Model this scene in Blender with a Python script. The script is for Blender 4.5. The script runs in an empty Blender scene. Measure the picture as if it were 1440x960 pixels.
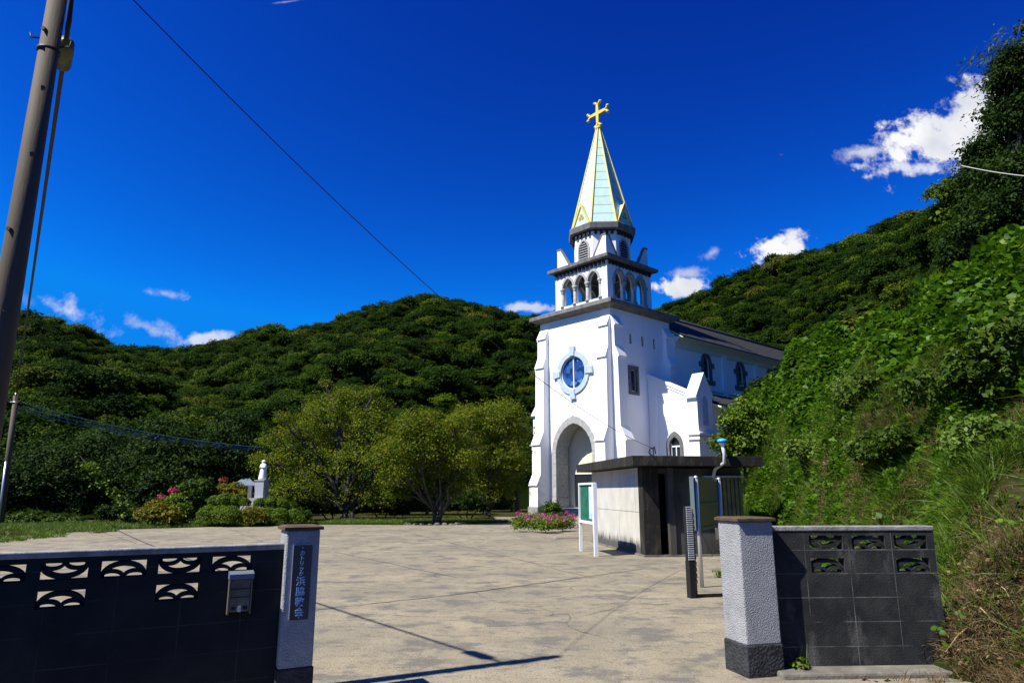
import bpy, bmesh, math, random
import numpy as np
from mathutils import Vector, Matrix
from mathutils.geometry import tessellate_polygon

R = math.radians
scene = bpy.context.scene
COL = scene.collection
RNG = np.random.default_rng(7)
random.seed(7)

# ------------------------------------------------------------------ camera
EYE = 1.5
cam_d = bpy.data.cameras.new('camera')
cam = bpy.data.objects.new('camera', cam_d)
COL.objects.link(cam)
cam_d.sensor_width = 36.0
cam_d.lens = 24.0
cam_d.clip_start = 0.05
cam_d.clip_end = 3000
PITCH = math.atan((692 - 480) / 960)
cam.location = (0, 0, EYE)
cam.rotation_euler = (R(90) + PITCH, 0, 0)
scene.camera = cam

# ------------------------------------------------------------------ sky, sun, exposure
SUN_EL = R(52.5)
SUN_AZ = R(28)                                   # rays travel towards +X, +Y
sdir = Vector((math.cos(SUN_AZ) * math.cos(SUN_EL), math.sin(SUN_AZ) * math.cos(SUN_EL), -math.sin(SUN_EL)))
world = bpy.data.worlds.new('World')
scene.world = world
world.use_nodes = True
wn, wl = world.node_tree.nodes, world.node_tree.links
wn.clear()
sun_d = bpy.data.lights.new('sun', 'SUN')
sun_d.energy = 5.0
sun_d.angle = R(0.5)
sun_d.color = (1.0, 0.96, 0.86)
sun = bpy.data.objects.new('sun', sun_d)
COL.objects.link(sun)
sun.location = (-30, -10, 40)
sun.rotation_euler = sdir.to_track_quat('-Z', 'Y').to_euler()
scene.view_settings.view_transform = 'Standard'
scene.view_settings.look = 'None'
scene.view_settings.gamma = 1.0
scene.view_settings.use_curve_mapping = False
scene.view_settings.exposure = 0.80


def build_world():
    def N(t, **k):
        n = wn.new(t)
        for a, b in k.items():
            setattr(n, a, b)
        return n

    def M(op, a, b=None, c=None):
        n = N('ShaderNodeMath', operation=op)
        for i, v in enumerate((a, b, c)):
            if v is None:
                continue
            if isinstance(v, (int, float)):
                n.inputs[i].default_value = v
            else:
                wl.new(v, n.inputs[i])
        return n.outputs[0]
    sky = N('ShaderNodeTexSky', sky_type='NISHITA')
    sky.sun_disc = False
    sky.sun_elevation = SUN_EL
    sky.sun_rotation = math.atan2(-sdir.x, -sdir.y)
    sky.altitude = 0
    sky.air_density = 1.0
    sky.dust_density = 0.2
    sky.ozone_density = 3.0
    # deeper blue, as through a polarising filter
    sc_ = N('ShaderNodeSeparateColor')
    wl.new(sky.outputs[0], sc_.inputs[0])
    cc_ = N('ShaderNodeCombineColor')
    wl.new(M('MULTIPLY', M('MINIMUM', sc_.outputs[0], 2.0), .010), cc_.inputs[0])
    wl.new(M('MULTIPLY', M('POWER', M('MINIMUM', sc_.outputs[1], 3.1), 2.6), .071), cc_.inputs[1])
    wl.new(M('MULTIPLY', M('POWER', M('MINIMUM', sc_.outputs[2], 4.9), 1.69), .345), cc_.inputs[2])
    # clouds, placed by direction in the sky
    tc = N('ShaderNodeTexCoord')
    sp = N('ShaderNodeSeparateXYZ')
    wl.new(tc.outputs['Generated'], sp.inputs[0])
    ymax = M('MAXIMUM', sp.outputs[1], 0.05)
    a = M('DIVIDE', sp.outputs[0], ymax)
    b = M('DIVIDE', sp.outputs[2], ymax)
    cb = N('ShaderNodeCombineXYZ')
    wl.new(a, cb.inputs[0])
    wl.new(b, cb.inputs[1])
    nz = N('ShaderNodeTexNoise')
    nz.inputs['Scale'].default_value = 13
    nz.inputs['Detail'].default_value = 9
    nz.inputs['Roughness'].default_value = 0.6
    nz.inputs['Distortion'].default_value = 0.3
    wl.new(cb.outputs[0], nz.inputs['Vector'])
    nzb = N('ShaderNodeTexNoise')
    nzb.inputs['Scale'].default_value = 46
    nzb.inputs['Detail'].default_value = 8
    nzb.inputs['Roughness'].default_value = 0.6
    wl.new(cb.outputs[0], nzb.inputs['Vector'])
    nzf = M('ADD', M('SUBTRACT', nz.outputs[0], 0.5), M('MULTIPLY', M('SUBTRACT', nzb.outputs[0], 0.5), 0.65))
    front = M('GREATER_THAN', sp.outputs[1], 0.06)
    tot = None

    def pix(x, y):
        al, be = (x - 720) / 960, -(y - 480) / 960
        c, s = math.cos(PITCH), math.sin(PITCH)
        Y, Z = c - be * s, s + be * c
        return al / Y, Z / Y, Y
    # (pixel x, pixel y, half width px, half height px, tilt deg, strength, noise)
    blobs = [(1340, 205, 92, 40, 14, 1.15, 3.0), (1385, 160, 52, 46, 40, 1.2, 2.6), (1290, 195, 50, 34, 5, 1.0, 3.2),
             (1215, 214, 46, 9, 4, 0.8, 5.5), (1300, 236, 60, 16, 0, .8, 3.2),
             (1088, 352, 46, 18, 14, 1.0, 3.6), (950, 406, 40, 14, 4, 1.2, 3.4), (968, 385, 24, 9, 10, .7, 4.5),
             (1000, 356, 15, 9, 40, .5, 5.5), (745, 432, 34, 8, 0, .7, 3),
             (95, 436, 66, 13, -24, .62, 5.0), (215, 462, 64, 12, -24, .6, 5.0), (296, 476, 36, 12, 8, .7, 2.2),
             (5, 400, 12, 18, -30, .5, 2), (232, 413, 30, 6, -8, .45, 6), (410, 2, 22, 2, 8, .5, 2.5), (20, 412, 40, 10, -24, .4, 2.6)]
    for (x, y, hw, hh, tl, st, na) in blobs:
        ca, cbv, Y = pix(x, y)
        w = hw / 960 / Y
        h = hh / 960 / Y
        c, s = math.cos(R(tl)), math.sin(R(tl))
        da, db = M('SUBTRACT', a, ca), M('SUBTRACT', b, cbv)
        u = M('DIVIDE', M('ADD', M('MULTIPLY', da, c), M('MULTIPLY', db, s)), w)
        v = M('DIVIDE', M('SUBTRACT', M('MULTIPLY', db, c), M('MULTIPLY', da, s)), h)
        d = M('SQRT', M('ADD', M('MULTIPLY', u, u), M('MULTIPLY', v, v)))
        f = M('SUBTRACT', 1.25, d)
        f = M('ADD', f, M('MULTIPLY', nzf, na))
        n = N('ShaderNodeMapRange', interpolation_type='SMOOTHSTEP')
        n.inputs[1].default_value = 0.0
        n.inputs[2].default_value = 0.7 if na < 4 and st > .5 else 1.8
        n.inputs[3].default_value = 0.0
        n.inputs[4].default_value = st
        wl.new(f, n.inputs[0])
        tot = n.outputs[0] if tot is None else M('MAXIMUM', tot, n.outputs[0])
    cf = N('ShaderNodeMath', operation='MULTIPLY', use_clamp=True)
    wl.new(tot, cf.inputs[0])
    wl.new(front, cf.inputs[1])
    # slightly greyer where the cloud is thick
    nz2 = N('ShaderNodeTexNoise')
    nz2.inputs['Scale'].default_value = 9
    nz2.inputs['Detail'].default_value = 6
    wl.new(cb.outputs[0], nz2.inputs['Vector'])
    cr = N('ShaderNodeValToRGB')
    cr.color_ramp.elements[0].position = 0.35
    cr.color_ramp.elements[0].color = (3.7, 3.9, 4.4, 1)
    cr.color_ramp.elements[1].position = 0.6
    cr.color_ramp.elements[1].color = (5.6, 5.6, 5.75, 1)
    wl.new(nz2.outputs[0], cr.inputs[0])
    mx = N('ShaderNodeMix', data_type='RGBA')
    wl.new(cf.outputs[0], mx.inputs[0])
    wl.new(cc_.outputs[0], mx.inputs[6])
    wl.new(cr.outputs[0], mx.inputs[7])
    bg = N('ShaderNodeBackground')
    bg.inputs[1].default_value = 0.10
    wl.new(mx.outputs[2], bg.inputs[0])
    out = N('ShaderNodeOutputWorld')
    wl.new(bg.outputs[0], out.inputs[0])


build_world()

# ------------------------------------------------------------------ helpers: measuring
CP, SP = math.cos(PITCH), math.sin(PITCH)


def ray(x, y):
    a, b = (x - 720) / 960, -(y - 480) / 960
    return Vector((a, CP - b * SP, SP + b * CP))


def atY(x, y, Y):
    r = ray(x, y)
    return r * (Y / r.y) + Vector((0, 0, EYE))


def atZ(x, y, Z=0.0):
    r = ray(x, y)
    return r * ((Z - EYE) / r.z) + Vector((0, 0, EYE))


# ------------------------------------------------------------------ helpers: materials
MATS = {}


def mat(name, col, rough=0.8, var=0.0, scale=3.0, col2=None, bump=0.0, bscale=40.0, metal=0.0, spec=0.3, detail=6.0,
        stretch=(1, 1, 1), lo=0.35, hi=0.65):
    m = bpy.data.materials.new(name)
    m.use_nodes = True
    nt = m.node_tree
    p = nt.nodes['Principled BSDF']
    p.inputs['Roughness'].default_value = rough
    p.inputs['Metallic'].default_value = metal
    p.inputs['Specular IOR Level'].default_value = spec
    c4 = tuple(col) + (1,)
    p.inputs['Base Color'].default_value = c4
    tc = nt.nodes.new('ShaderNodeTexCoord')
    mp = nt.nodes.new('ShaderNodeMapping')
    mp.inputs['Scale'].default_value = stretch
    nt.links.new(tc.outputs['Object'], mp.inputs[0])
    if col2 is not None or var > 0:
        nz = nt.nodes.new('ShaderNodeTexNoise')
        nz.inputs['Scale'].default_value = scale
        nz.inputs['Detail'].default_value = detail
        nz.inputs['Roughness'].default_value = 0.62
        nt.links.new(mp.outputs[0], nz.inputs['Vector'])
        rp = nt.nodes.new('ShaderNodeValToRGB')
        rp.color_ramp.elements[0].position = lo
        rp.color_ramp.elements[1].position = hi
        if col2 is None:
            rp.color_ramp.elements[0].color = tuple(c * (1 - var) for c in col) + (1,)
            rp.color_ramp.elements[1].color = tuple(min(1, c * (1 + var)) for c in col) + (1,)
        else:
            rp.color_ramp.elements[0].color = c4
            rp.color_ramp.elements[1].color = tuple(col2) + (1,)
        nt.links.new(nz.outputs[0], rp.inputs[0])
        nt.links.new(rp.outputs[0], p.inputs['Base Color'])
    if bump > 0:
        nb = nt.nodes.new('ShaderNodeTexNoise')
        nb.inputs['Scale'].default_value = bscale
        nb.inputs['Detail'].default_value = 5
        nt.links.new(mp.outputs[0], nb.inputs['Vector'])
        bp = nt.nodes.new('ShaderNodeBump')
        bp.inputs['Strength'].default_value = bump
        bp.inputs['Distance'].default_value = 0.02
        nt.links.new(nb.outputs[0], bp.inputs['Height'])
        nt.links.new(bp.outputs[0], p.inputs['Normal'])
    MATS[name] = m
    return m


def nodes_of(m):
    nt = m.node_tree
    return nt, nt.nodes, nt.links, nt.nodes['Principled BSDF']


def overlay(m, col, scale, lo, hi, stretch=(1, 1, 1), amount=1.0, detail=8):
    """a second stain colour laid over the material's base colour by noise"""
    nt, nn, ll, p = nodes_of(m)
    tc = nn.new('ShaderNodeTexCoord')
    mp = nn.new('ShaderNodeMapping')
    mp.inputs['Scale'].default_value = stretch
    ll.new(tc.outputs['Object'], mp.inputs[0])
    nz = nn.new('ShaderNodeTexNoise')
    nz.inputs['Scale'].default_value = scale
    nz.inputs['Detail'].default_value = detail
    nz.inputs['Roughness'].default_value = 0.65
    ll.new(mp.outputs[0], nz.inputs['Vector'])
    mr = nn.new('ShaderNodeMapRange')
    mr.inputs[1].default_value = lo
    mr.inputs[2].default_value = hi
    mr.inputs[4].default_value = amount
    ll.new(nz.outputs[0], mr.inputs[0])
    mx = nn.new('ShaderNodeMix')
    mx.data_type = 'RGBA'
    ll.new(mr.outputs[0], mx.inputs[0])
    src = p.inputs['Base Color']
    if src.is_linked:
        ll.new(src.links[0].from_socket, mx.inputs[6])
    else:
        mx.inputs[6].default_value = src.default_value
    mx.inputs[7].default_value = tuple(col) + (1,)
    ll.new(mx.outputs[2], p.inputs['Base Color'])
    return m


def stain_low(m, col, z0, z1, scale=6, amount=0.9, stretch=(1, 1, .25)):
    """dirt with its own ragged edge, rising from z0 (full) to z1 (none), in object space"""
    nt, nn, ll, p = nodes_of(m)
    tc = nn.new('ShaderNodeTexCoord')
    sp = nn.new('ShaderNodeSeparateXYZ')
    ll.new(tc.outputs['Object'], sp.inputs[0])
    mp = nn.new('ShaderNodeMapping')
    mp.inputs['Scale'].default_value = stretch
    ll.new(tc.outputs['Object'], mp.inputs[0])
    nz = nn.new('ShaderNodeTexNoise')
    nz.inputs['Scale'].default_value = scale
    nz.inputs['Detail'].default_value = 8
    ll.new(mp.outputs[0], nz.inputs['Vector'])
    mr = nn.new('ShaderNodeMapRange')
    mr.inputs[1].default_value = z0
    mr.inputs[2].default_value = z1
    mr.inputs[3].default_value = 1.0
    mr.inputs[4].default_value = 0.0
    ll.new(sp.outputs[2], mr.inputs[0])
    ad = nn.new('ShaderNodeMath')
    ad.operation = 'ADD'
    ll.new(mr.outputs[0], ad.inputs[0])
    ll.new(nz.outputs[0], ad.inputs[1])
    m2 = nn.new('ShaderNodeMapRange')
    m2.inputs[1].default_value = 0.75
    m2.inputs[2].default_value = 1.15
    m2.inputs[4].default_value = amount
    ll.new(ad.outputs[0], m2.inputs[0])
    mx = nn.new('ShaderNodeMix')
    mx.data_type = 'RGBA'
    ll.new(m2.outputs[0], mx.inputs[0])
    src = p.inputs['Base Color']
    if src.is_linked:
        ll.new(src.links[0].from_socket, mx.inputs[6])
    else:
        mx.inputs[6].default_value = src.default_value
    mx.inputs[7].default_value = tuple(col) + (1,)
    ll.new(mx.outputs[2], p.inputs['Base Color'])
    return m


def leafmat(name, c1, c2, c3=None, trans=0.35, rough=0.55, per_instance=False, spec=0.25):
    """foliage: colour varies by the leaf's own 'tint' and, for scattered copies, by plant"""
    m = bpy.data.materials.new(name)
    m.use_nodes = True
    nt, nn, ll, p = nodes_of(m)
    at = nn.new('ShaderNodeAttribute')
    at.attribute_name = 'tint'
    fac = at.outputs['Fac']
    rp = nn.new('ShaderNodeValToRGB')
    el = rp.color_ramp.elements
    if per_instance == 'forest':
        oi = nn.new('ShaderNodeObjectInfo')
        mth = nn.new('ShaderNodeMath')
        mth.operation = 'MULTIPLY_ADD'
        ll.new(fac, mth.inputs[0])
        mth.inputs[1].default_value = .12
        ll.new(oi.outputs['Random'], mth.inputs[2])
        fac = mth.outputs[0]
        el[0].position = .05
        el[0].color = (.010, .028, .002, 1)
        el[1].position = .45
        el[1].color = tuple(c1) + (1,)
        for pos, c in ((.74, c2), (.84, (.034, .070, .004)), (.92, c3), (.985, (.075, .125, .008)), (1.0, (.085, .10, .010))):
            e = el.new(pos)
            e.color = tuple(c) + (1,)
    else:
        if per_instance:
            oi = nn.new('ShaderNodeObjectInfo')
            mth = nn.new('ShaderNodeMath')
            mth.operation = 'MULTIPLY_ADD'
            ll.new(fac, mth.inputs[0])
            mth.inputs[1].default_value = 0.42
            m3 = nn.new('ShaderNodeMath')
            m3.operation = 'MULTIPLY'
            ll.new(oi.outputs['Random'], m3.inputs[0])
            m3.inputs[1].default_value = 0.58
            ll.new(m3.outputs[0], mth.inputs[2])
            fac = mth.outputs[0]
        el[0].position = 0.1
        el[0].color = tuple(c1) + (1,)
        el[1].position = 0.75
        el[1].color = tuple(c2) + (1,)
        if c3:
            e = el.new(0.95)
            e.color = tuple(c3) + (1,)
    ll.new(fac, rp.inputs[0])
    ll.new(rp.outputs[0], p.inputs['Base Color'])
    p.inputs['Roughness'].default_value = rough
    p.inputs['Specular IOR Level'].default_value = spec
    tr = nn.new('ShaderNodeBsdfTranslucent')
    ll.new(rp.outputs[0], tr.inputs[0])
    ms = nn.new('ShaderNodeMixShader')
    ms.inputs[0].default_value = trans
    ll.new(p.outputs[0], ms.inputs[1])
    ll.new(tr.outputs[0], ms.inputs[2])
    ll.new(ms.outputs[0], nn['Material Output'].inputs[0])
    MATS[name] = m
    return m


# ------------------------------------------------------------------ helpers: objects
def tag(o, label=None, cat=None, group=None, kind=None):
    if label:
        o['label'] = label
    if cat:
        o['category'] = cat
    if group:
        o['group'] = group
    if kind:
        o['kind'] = kind
    return o


def thing(name, label, cat, loc=(0, 0, 0), rz=0.0, group=None):
    o = bpy.data.objects.new(name, None)
    o.empty_display_size = 0.2
    COL.objects.link(o)
    o.location = loc
    o.rotation_euler = (0, 0, rz)
    return tag(o, label, cat, group)


class MB:
    """collects shapes and links them as one mesh object"""

    def __init__(self):
        self.v, self.f, self.sm = [], [], []

    def add(self, verts, faces, smooth=False):
        b = len(self.v)
        self.v += [tuple(x) for x in verts]
        self.f += [tuple(i + b for i in f) for f in faces]
        self.sm += [smooth] * len(faces)
        return self

    def box(self, x0, x1, y0, y1, z0, z1):
        v = [(x0, y0, z0), (x1, y0, z0), (x1, y1, z0), (x0, y1, z0), (x0, y0, z1), (x1, y0, z1), (x1, y1, z1), (x0, y1, z1)]
        return self.add(v, [(0, 3, 2, 1), (4, 5, 6, 7), (0, 1, 5, 4), (1, 2, 6, 5), (2, 3, 7, 6), (3, 0, 4, 7)])

    def hexa(self, a, b):
        """a, b: two quads of matching corners"""
        return self.add(list(a) + list(b), [(3, 2, 1, 0), (4, 5, 6, 7), (0, 1, 5, 4), (1, 2, 6, 5), (2, 3, 7, 6), (3, 0, 4, 7)])

    def prism(self, poly, o, ux, uy, ext):
        """flat outline (list of 2D points) at o + ux*x + uy*y, extruded by vector ext"""
        o, ux, uy, ext = Vector(o), Vector(ux), Vector(uy), Vector(ext)
        n = len(poly)
        a = [o + ux * p[0] + uy * p[1] for p in poly]
        b = [q + ext for q in a]
        base = len(self.v)
        self.v += [tuple(q) for q in a + b]
        tris = tessellate_polygon([[Vector((p[0], p[1], 0)) for p in poly]])
        for t in tris:
            self.f.append(tuple(base + i for i in t))
            self.f.append(tuple(base + n + i for i in reversed(t)))
            self.sm += [False, False]
        for i in range(n):
            j = (i + 1) % n
            self.f.append((base + i, base + j, base + n + j, base + n + i))
            self.sm.append(False)
        return self

    def slab(self, outer, holes, o, ux, uy, ext):
        o, ux, uy, ext = Vector(o), Vector(ux), Vector(uy), Vector(ext)
        loops = [outer] + holes
        flat = [p for l in loops for p in l]
        n = len(flat)
        base = len(self.v)
        a = [o + ux * p[0] + uy * p[1] for p in flat]
        self.v += [tuple(q) for q in a] + [tuple(q + ext) for q in a]
        tris = tessellate_polygon([[Vector((p[0], p[1], 0)) for p in l] for l in loops])
        for t in tris:
            self.f.append(tuple(base + i for i in t))
            self.f.append(tuple(base + n + i for i in reversed(t)))
            self.sm += [False, False]
        k = 0
        for l in loops:
            m = len(l)
            for i in range(m):
                j = (i + 1) % m
                self.f.append((base + k + i, base + k + j, base + n + k + j, base + n + k + i))
                self.sm.append(False)
            k += m
        return self

    def rings(self, ringlist, cap=True, smooth=False):
        """loft closed rings of equal length"""
        n = len(ringlist[0])
        base = len(self.v)
        for r in ringlist:
            self.v += [tuple(p) for p in r]
        for k in range(len(ringlist) - 1):
            for i in range(n):
                j = (i + 1) % n
                self.f.append((base + k * n + i, base + k * n + j, base + (k + 1) * n + j, base + (k + 1) * n + i))
                self.sm.append(smooth)
        if cap:
            self.f.append(tuple(base + i for i in reversed(range(n))))
            self.f.append(tuple(base + (len(ringlist) - 1) * n + i for i in range(n)))
            self.sm += [False, False]
        return self

    def tube(self, pts, rad, n=8, smooth=True):
        pts = [Vector(p) for p in pts]
        if not hasattr(rad, '__len__'):
            rad = [rad] * len(pts)
        rs = []
        prev = None
        for i, p in enumerate(pts):
            d = (pts[min(i + 1, len(pts) - 1)] - pts[max(i - 1, 0)]).normalized()
            if prev is None:
                t = Vector((0, 0, 1)) if abs(d.z) < 0.9 else Vector((1, 0, 0))
                x = d.cross(t).normalized()
            else:
                x = (prev - d * prev.dot(d)).normalized()
            prev = x
            y = d.cross(x)
            rs.append([p + (x * math.cos(2 * math.pi * k / n) + y * math.sin(2 * math.pi * k / n)) * rad[i] for k in range(n)])
        return self.rings(rs, True, smooth)

    def lathe(self, prof, c=(0, 0, 0), n=16, smooth=True):
        c = Vector(c)
        rs = [[c + Vector((r * math.cos(2 * math.pi * k / n), r * math.sin(2 * math.pi * k / n), z)) for k in range(n)] for r, z in prof]
        return self.rings(rs, True, smooth)

    def build(self, name, material, parent=None, bevel=0.0):
        me = bpy.data.meshes.new(name)
        me.from_pydata(self.v, [], self.f)
        me.polygons.foreach_set('use_smooth', self.sm)
        bm = bmesh.new()
        bm.from_mesh(me)
        bmesh.ops.recalc_face_normals(bm, faces=bm.faces)
        bm.to_mesh(me)
        bm.free()
        me.materials.append(material)
        o = bpy.data.objects.new(name, me)
        COL.objects.link(o)
        if parent:
            o.parent = parent
        if bevel > 0:
            md = o.modifiers.new('bevel', 'BEVEL')
            md.width = bevel
            md.segments = 2
            md.limit_method = 'ANGLE'
        return o


def npmesh(name, V, F, tint=None, material=None, smooth=False):
    """V (n,3), F (m,k) arrays"""
    me = bpy.data.meshes.new(name)
    n, (m, k) = len(V), F.shape
    me.vertices.add(n)
    me.vertices.foreach_set('co', np.ascontiguousarray(V, dtype=np.float32).ravel())
    me.loops.add(m * k)
    me.loops.foreach_set('vertex_index', F.astype(np.int32).ravel())
    me.polygons.add(m)
    me.polygons.foreach_set('loop_start', np.arange(0, m * k, k, dtype=np.int32))
    me.polygons.foreach_set('loop_total', np.full(m, k, dtype=np.int32))
    me.update(calc_edges=True)
    if tint is not None:
        a = me.attributes.new('tint', 'FLOAT', 'POINT')
        a.data.foreach_set('value', np.ascontiguousarray(tint, dtype=np.float32))
    if smooth:
        me.polygons.foreach_set('use_smooth', np.ones(m, dtype=bool))
    if material:
        me.materials.append(material)
    return me


def link(name, me, parent=None):
    o = bpy.data.objects.new(name, me)
    COL.objects.link(o)
    if parent:
        o.parent = parent
    return o


def unit(a):
    return a / np.maximum(np.linalg.norm(a, axis=-1, keepdims=True), 1e-9)


def leaf_arrays(P, Nrm, size, rng, aspect=0.55, jitter=0.8, tint=None):
    """diamond leaves at P facing roughly Nrm"""
    n = len(P)
    N = unit(Nrm + rng.normal(0, jitter, (n, 3)))
    t = unit(np.cross(N, rng.normal(0, 1, (n, 3))))
    b = np.cross(N, t)
    s = np.asarray(size).reshape(-1, 1) * np.ones((n, 1))
    V = np.empty((n, 4, 3))
    V[:, 0] = P - t * s * .5
    V[:, 1] = P + b * s * aspect * .5 + N * s * 0.08
    V[:, 2] = P + t * s * .5
    V[:, 3] = P - b * s * aspect * .5 + N * s * 0.08
    F = np.arange(n * 4).reshape(n, 4)
    if tint is None:
        tint = rng.random(n)
    return V.reshape(-1, 3), F, np.repeat(tint, 4)


def crown_arrays(blobs, rng, twigs, per, leaf, spread=0.16, aspect=.55, shell=.55, flat=1.0, stray_f=.2):
    """leaves gathered in twig clumps in and on a set of (centre, radius) blobs"""
    C = np.array([b[0] for b in blobs], float)
    Rr = np.array([b[1] for b in blobs], float)
    w = Rr ** 2
    idx = rng.choice(len(blobs), twigs, p=w / w.sum())
    d = unit(rng.normal(0, 1, (twigs, 3)))
    d[:, 2] = np.where(d[:, 2] < -.35, -d[:, 2] * .6, d[:, 2])
    d = unit(d)
    rad = Rr[idx] * (shell + (1.06 - shell) * rng.random(twigs) ** .6)
    stray = rng.random(twigs) < stray_f
    rad = np.where(stray, Rr[idx] * rng.uniform(1.0, 1.45, twigs), rad)
    off = d * rad[:, None]
    off[:, 2] *= flat
    tc = C[idx] + off
    tt = rng.random(twigs)
    P = np.repeat(tc, per, 0) + rng.normal(0, 1, (twigs * per, 3)) * spread * np.array([1, 1, .6])
    N = np.repeat(d, per, 0) + np.array([0, 0, .6])
    sz = leaf * rng.uniform(.6, 1.25, twigs * per)
    tint = np.clip(np.repeat(tt, per) * .7 + rng.random(twigs * per) * .3, 0, 1)
    return leaf_arrays(P, N, sz, rng, aspect, .75, tint)


# ------------------------------------------------------------------ materials
M_white = mat('white_paint', (.84, .84, .83), .75, bump=.08, bscale=30)
overlay(M_white, (.60, .61, .60), 1.8, .56, .78, (1, 1, .12), .5)
stain_low(M_white, (.48, .48, .44), -.2, 1.3, 5, .5, (1, 1, .3))
M_white_trim = mat('white_trim', (.78, .79, .80), .6)
M_stone = mat('grey_stone', (.27, .27, .265), .85, col2=(.40, .40, .385), scale=5, bump=.15, bscale=60)
M_darkstone = mat('dark_stone', (.085, .085, .09), .85, col2=(.15, .15, .155), scale=4, bump=.15, bscale=50)
M_bluestone = mat('pale_blue_stone', (.40, .48, .55), .7, var=.12, scale=5)
M_cornice = mat('weathered_cornice', (.10, .10, .10), .85, col2=(.20, .195, .19), scale=2.5, bump=.15, bscale=30, stretch=(1, 1, .4))
M_corbel = mat('dark_corbel', (.03, .031, .034), .85, var=.3, scale=6)
M_soffit = mat('cornice_soffit', (.20, .19, .16), .85, col2=(.09, .085, .075), scale=3)
M_plinth = mat('plinth_concrete', (.20, .20, .185), .9, col2=(.30, .30, .28), scale=4, bump=.2)
M_cream = mat('cream_plaster', (.74, .68, .50), .8, var=.06)
M_eave = mat('pale_green_eave', (.58, .66, .56), .7, var=.06)
M_aqua = mat('pale_aqua_metal', (.47, .64, .56), .5, var=.06, scale=2, spec=.4)
M_yellow = mat('yellow_paint', (.62, .50, .09), .45, var=.1, scale=3, spec=.4)
M_seam = mat('seam', (.20, .27, .27), .6)
M_tile = mat('grey_roof_tile', (.035, .036, .040), .8, col2=(.085, .085, .09), scale=3, spec=.12, lo=.3, hi=.7)
M_dark = mat('dark_interior', (.012, .012, .014), .7)
M_door = mat('dark_door', (.012, .014, .02), .45, spec=.4)
M_glassdark = mat('dark_window_glass', (.015, .02, .025), .08, spec=.6)
M_alu = mat('aluminium', (.55, .56, .58), .35, metal=.6, var=.05)
M_whitemetal = mat('white_metal', (.68, .70, .72), .4, var=.05)
M_black = mat('black_metal', (.012, .013, .014), .5)
M_rust = mat('rusty_cap', (.105, .066, .032), .85, col2=(.055, .040, .024), scale=14, bump=.2, bscale=80)
M_bark = mat('bark', (.035, .030, .024), .95, col2=(.085, .072, .058), scale=10, bump=.4, bscale=30, stretch=(1, 1, .3))
M_pole = mat('pole_concrete', (.062, .047, .031), .8, col2=(.10, .08, .056), scale=2.5, bump=.12, bscale=60, stretch=(1, 1, .15))
M_cable = mat('black_cable', (.012, .012, .013), .55)
M_bluecable = mat('blue_cable', (.05, .10, .19), .5)
M_closure = mat('closure_plastic', (.03, .035, .02), .45, col2=(.10, .10, .035), scale=4)


def stucco(name, c1, c2, sc, strength):
    m = mat(name, c1, .9, col2=c2, scale=9, lo=.3, hi=.7)
    nt, nn, ll, p = nodes_of(m)
    tc = nn.new('ShaderNodeTexCoord')
    vo = nn.new('ShaderNodeTexVoronoi')
    vo.feature = 'SMOOTH_F1'
    vo.inputs['Scale'].default_value = sc
    ll.new(tc.outputs['Object'], vo.inputs['Vector'])
    nz = nn.new('ShaderNodeTexNoise')
    nz.inputs['Scale'].default_value = sc * 1.3
    nz.inputs['Detail'].default_value = 4
    ll.new(tc.outputs['Object'], nz.inputs['Vector'])
    ad = nn.new('ShaderNodeMath')
    ad.operation = 'SUBTRACT'
    ll.new(nz.outputs[0], ad.inputs[0])
    ll.new(vo.outputs['Distance'], ad.inputs[1])
    bp = nn.new('ShaderNodeBump')
    bp.inputs['Strength'].default_value = strength
    bp.inputs['Distance'].default_value = .012
    ll.new(ad.outputs[0], bp.inputs['Height'])
    ll.new(bp.outputs[0], p.inputs['Normal'])
    return m


M_stucco = stucco('rough_grey_stucco', (.26, .265, .27), (.36, .365, .37), 105, .85)
M_stuccodark = stucco('black_pebble_base', (.015, .016, .018), (.045, .045, .05), 42, 1.0)

# block wall: dark weathered concrete blocks with paler joints
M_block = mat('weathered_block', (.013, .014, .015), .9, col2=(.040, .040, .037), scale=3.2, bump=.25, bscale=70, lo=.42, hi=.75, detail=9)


def block_joints(m, pale):
    nt, nn, ll, p = nodes_of(m)
    tc = nn.new('ShaderNodeTexCoord')
    sp = nn.new('ShaderNodeSeparateXYZ')
    ll.new(tc.outputs['Object'], sp.inputs[0])
    cb = nn.new('ShaderNodeCombineXYZ')
    ll.new(sp.outputs[0], cb.inputs[0])
    ll.new(sp.outputs[2], cb.inputs[1])
    br = nn.new('ShaderNodeTexBrick')
    br.offset = 0.0
    br.inputs['Scale'].default_value = 1.0
    br.inputs['Brick Width'].default_value = .4
    br.inputs['Row Height'].default_value = .2
    br.inputs['Mortar Size'].default_value = .004
    br.inputs['Mortar Smooth'].default_value = .2
    ll.new(cb.outputs[0], br.inputs['Vector'])
    nz = nn.new('ShaderNodeTexNoise')
    nz.inputs['Scale'].default_value = 4
    ll.new(tc.outputs['Object'], nz.inputs['Vector'])
    mr = nn.new('ShaderNodeMapRange')
    mr.inputs[1].default_value = .4
    mr.inputs[2].default_value = .6
    ll.new(nz.outputs[0], mr.inputs[0])
    mu = nn.new('ShaderNodeMath')
    mu.operation = 'MULTIPLY'
    ll.new(br.outputs['Fac'], mu.inputs[0])
    ll.new(mr.outputs[0], mu.inputs[1])
    mx = nn.new('ShaderNodeMix')
    mx.data_type = 'RGBA'
    ll.new(mu.outputs[0], mx.inputs[0])
    ll.new(p.inputs['Base Color'].links[0].from_socket, mx.inputs[6])
    mx.inputs[7].default_value = pale
    ll.new(mx.outputs[2], p.inputs['Base Color'])


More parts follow.
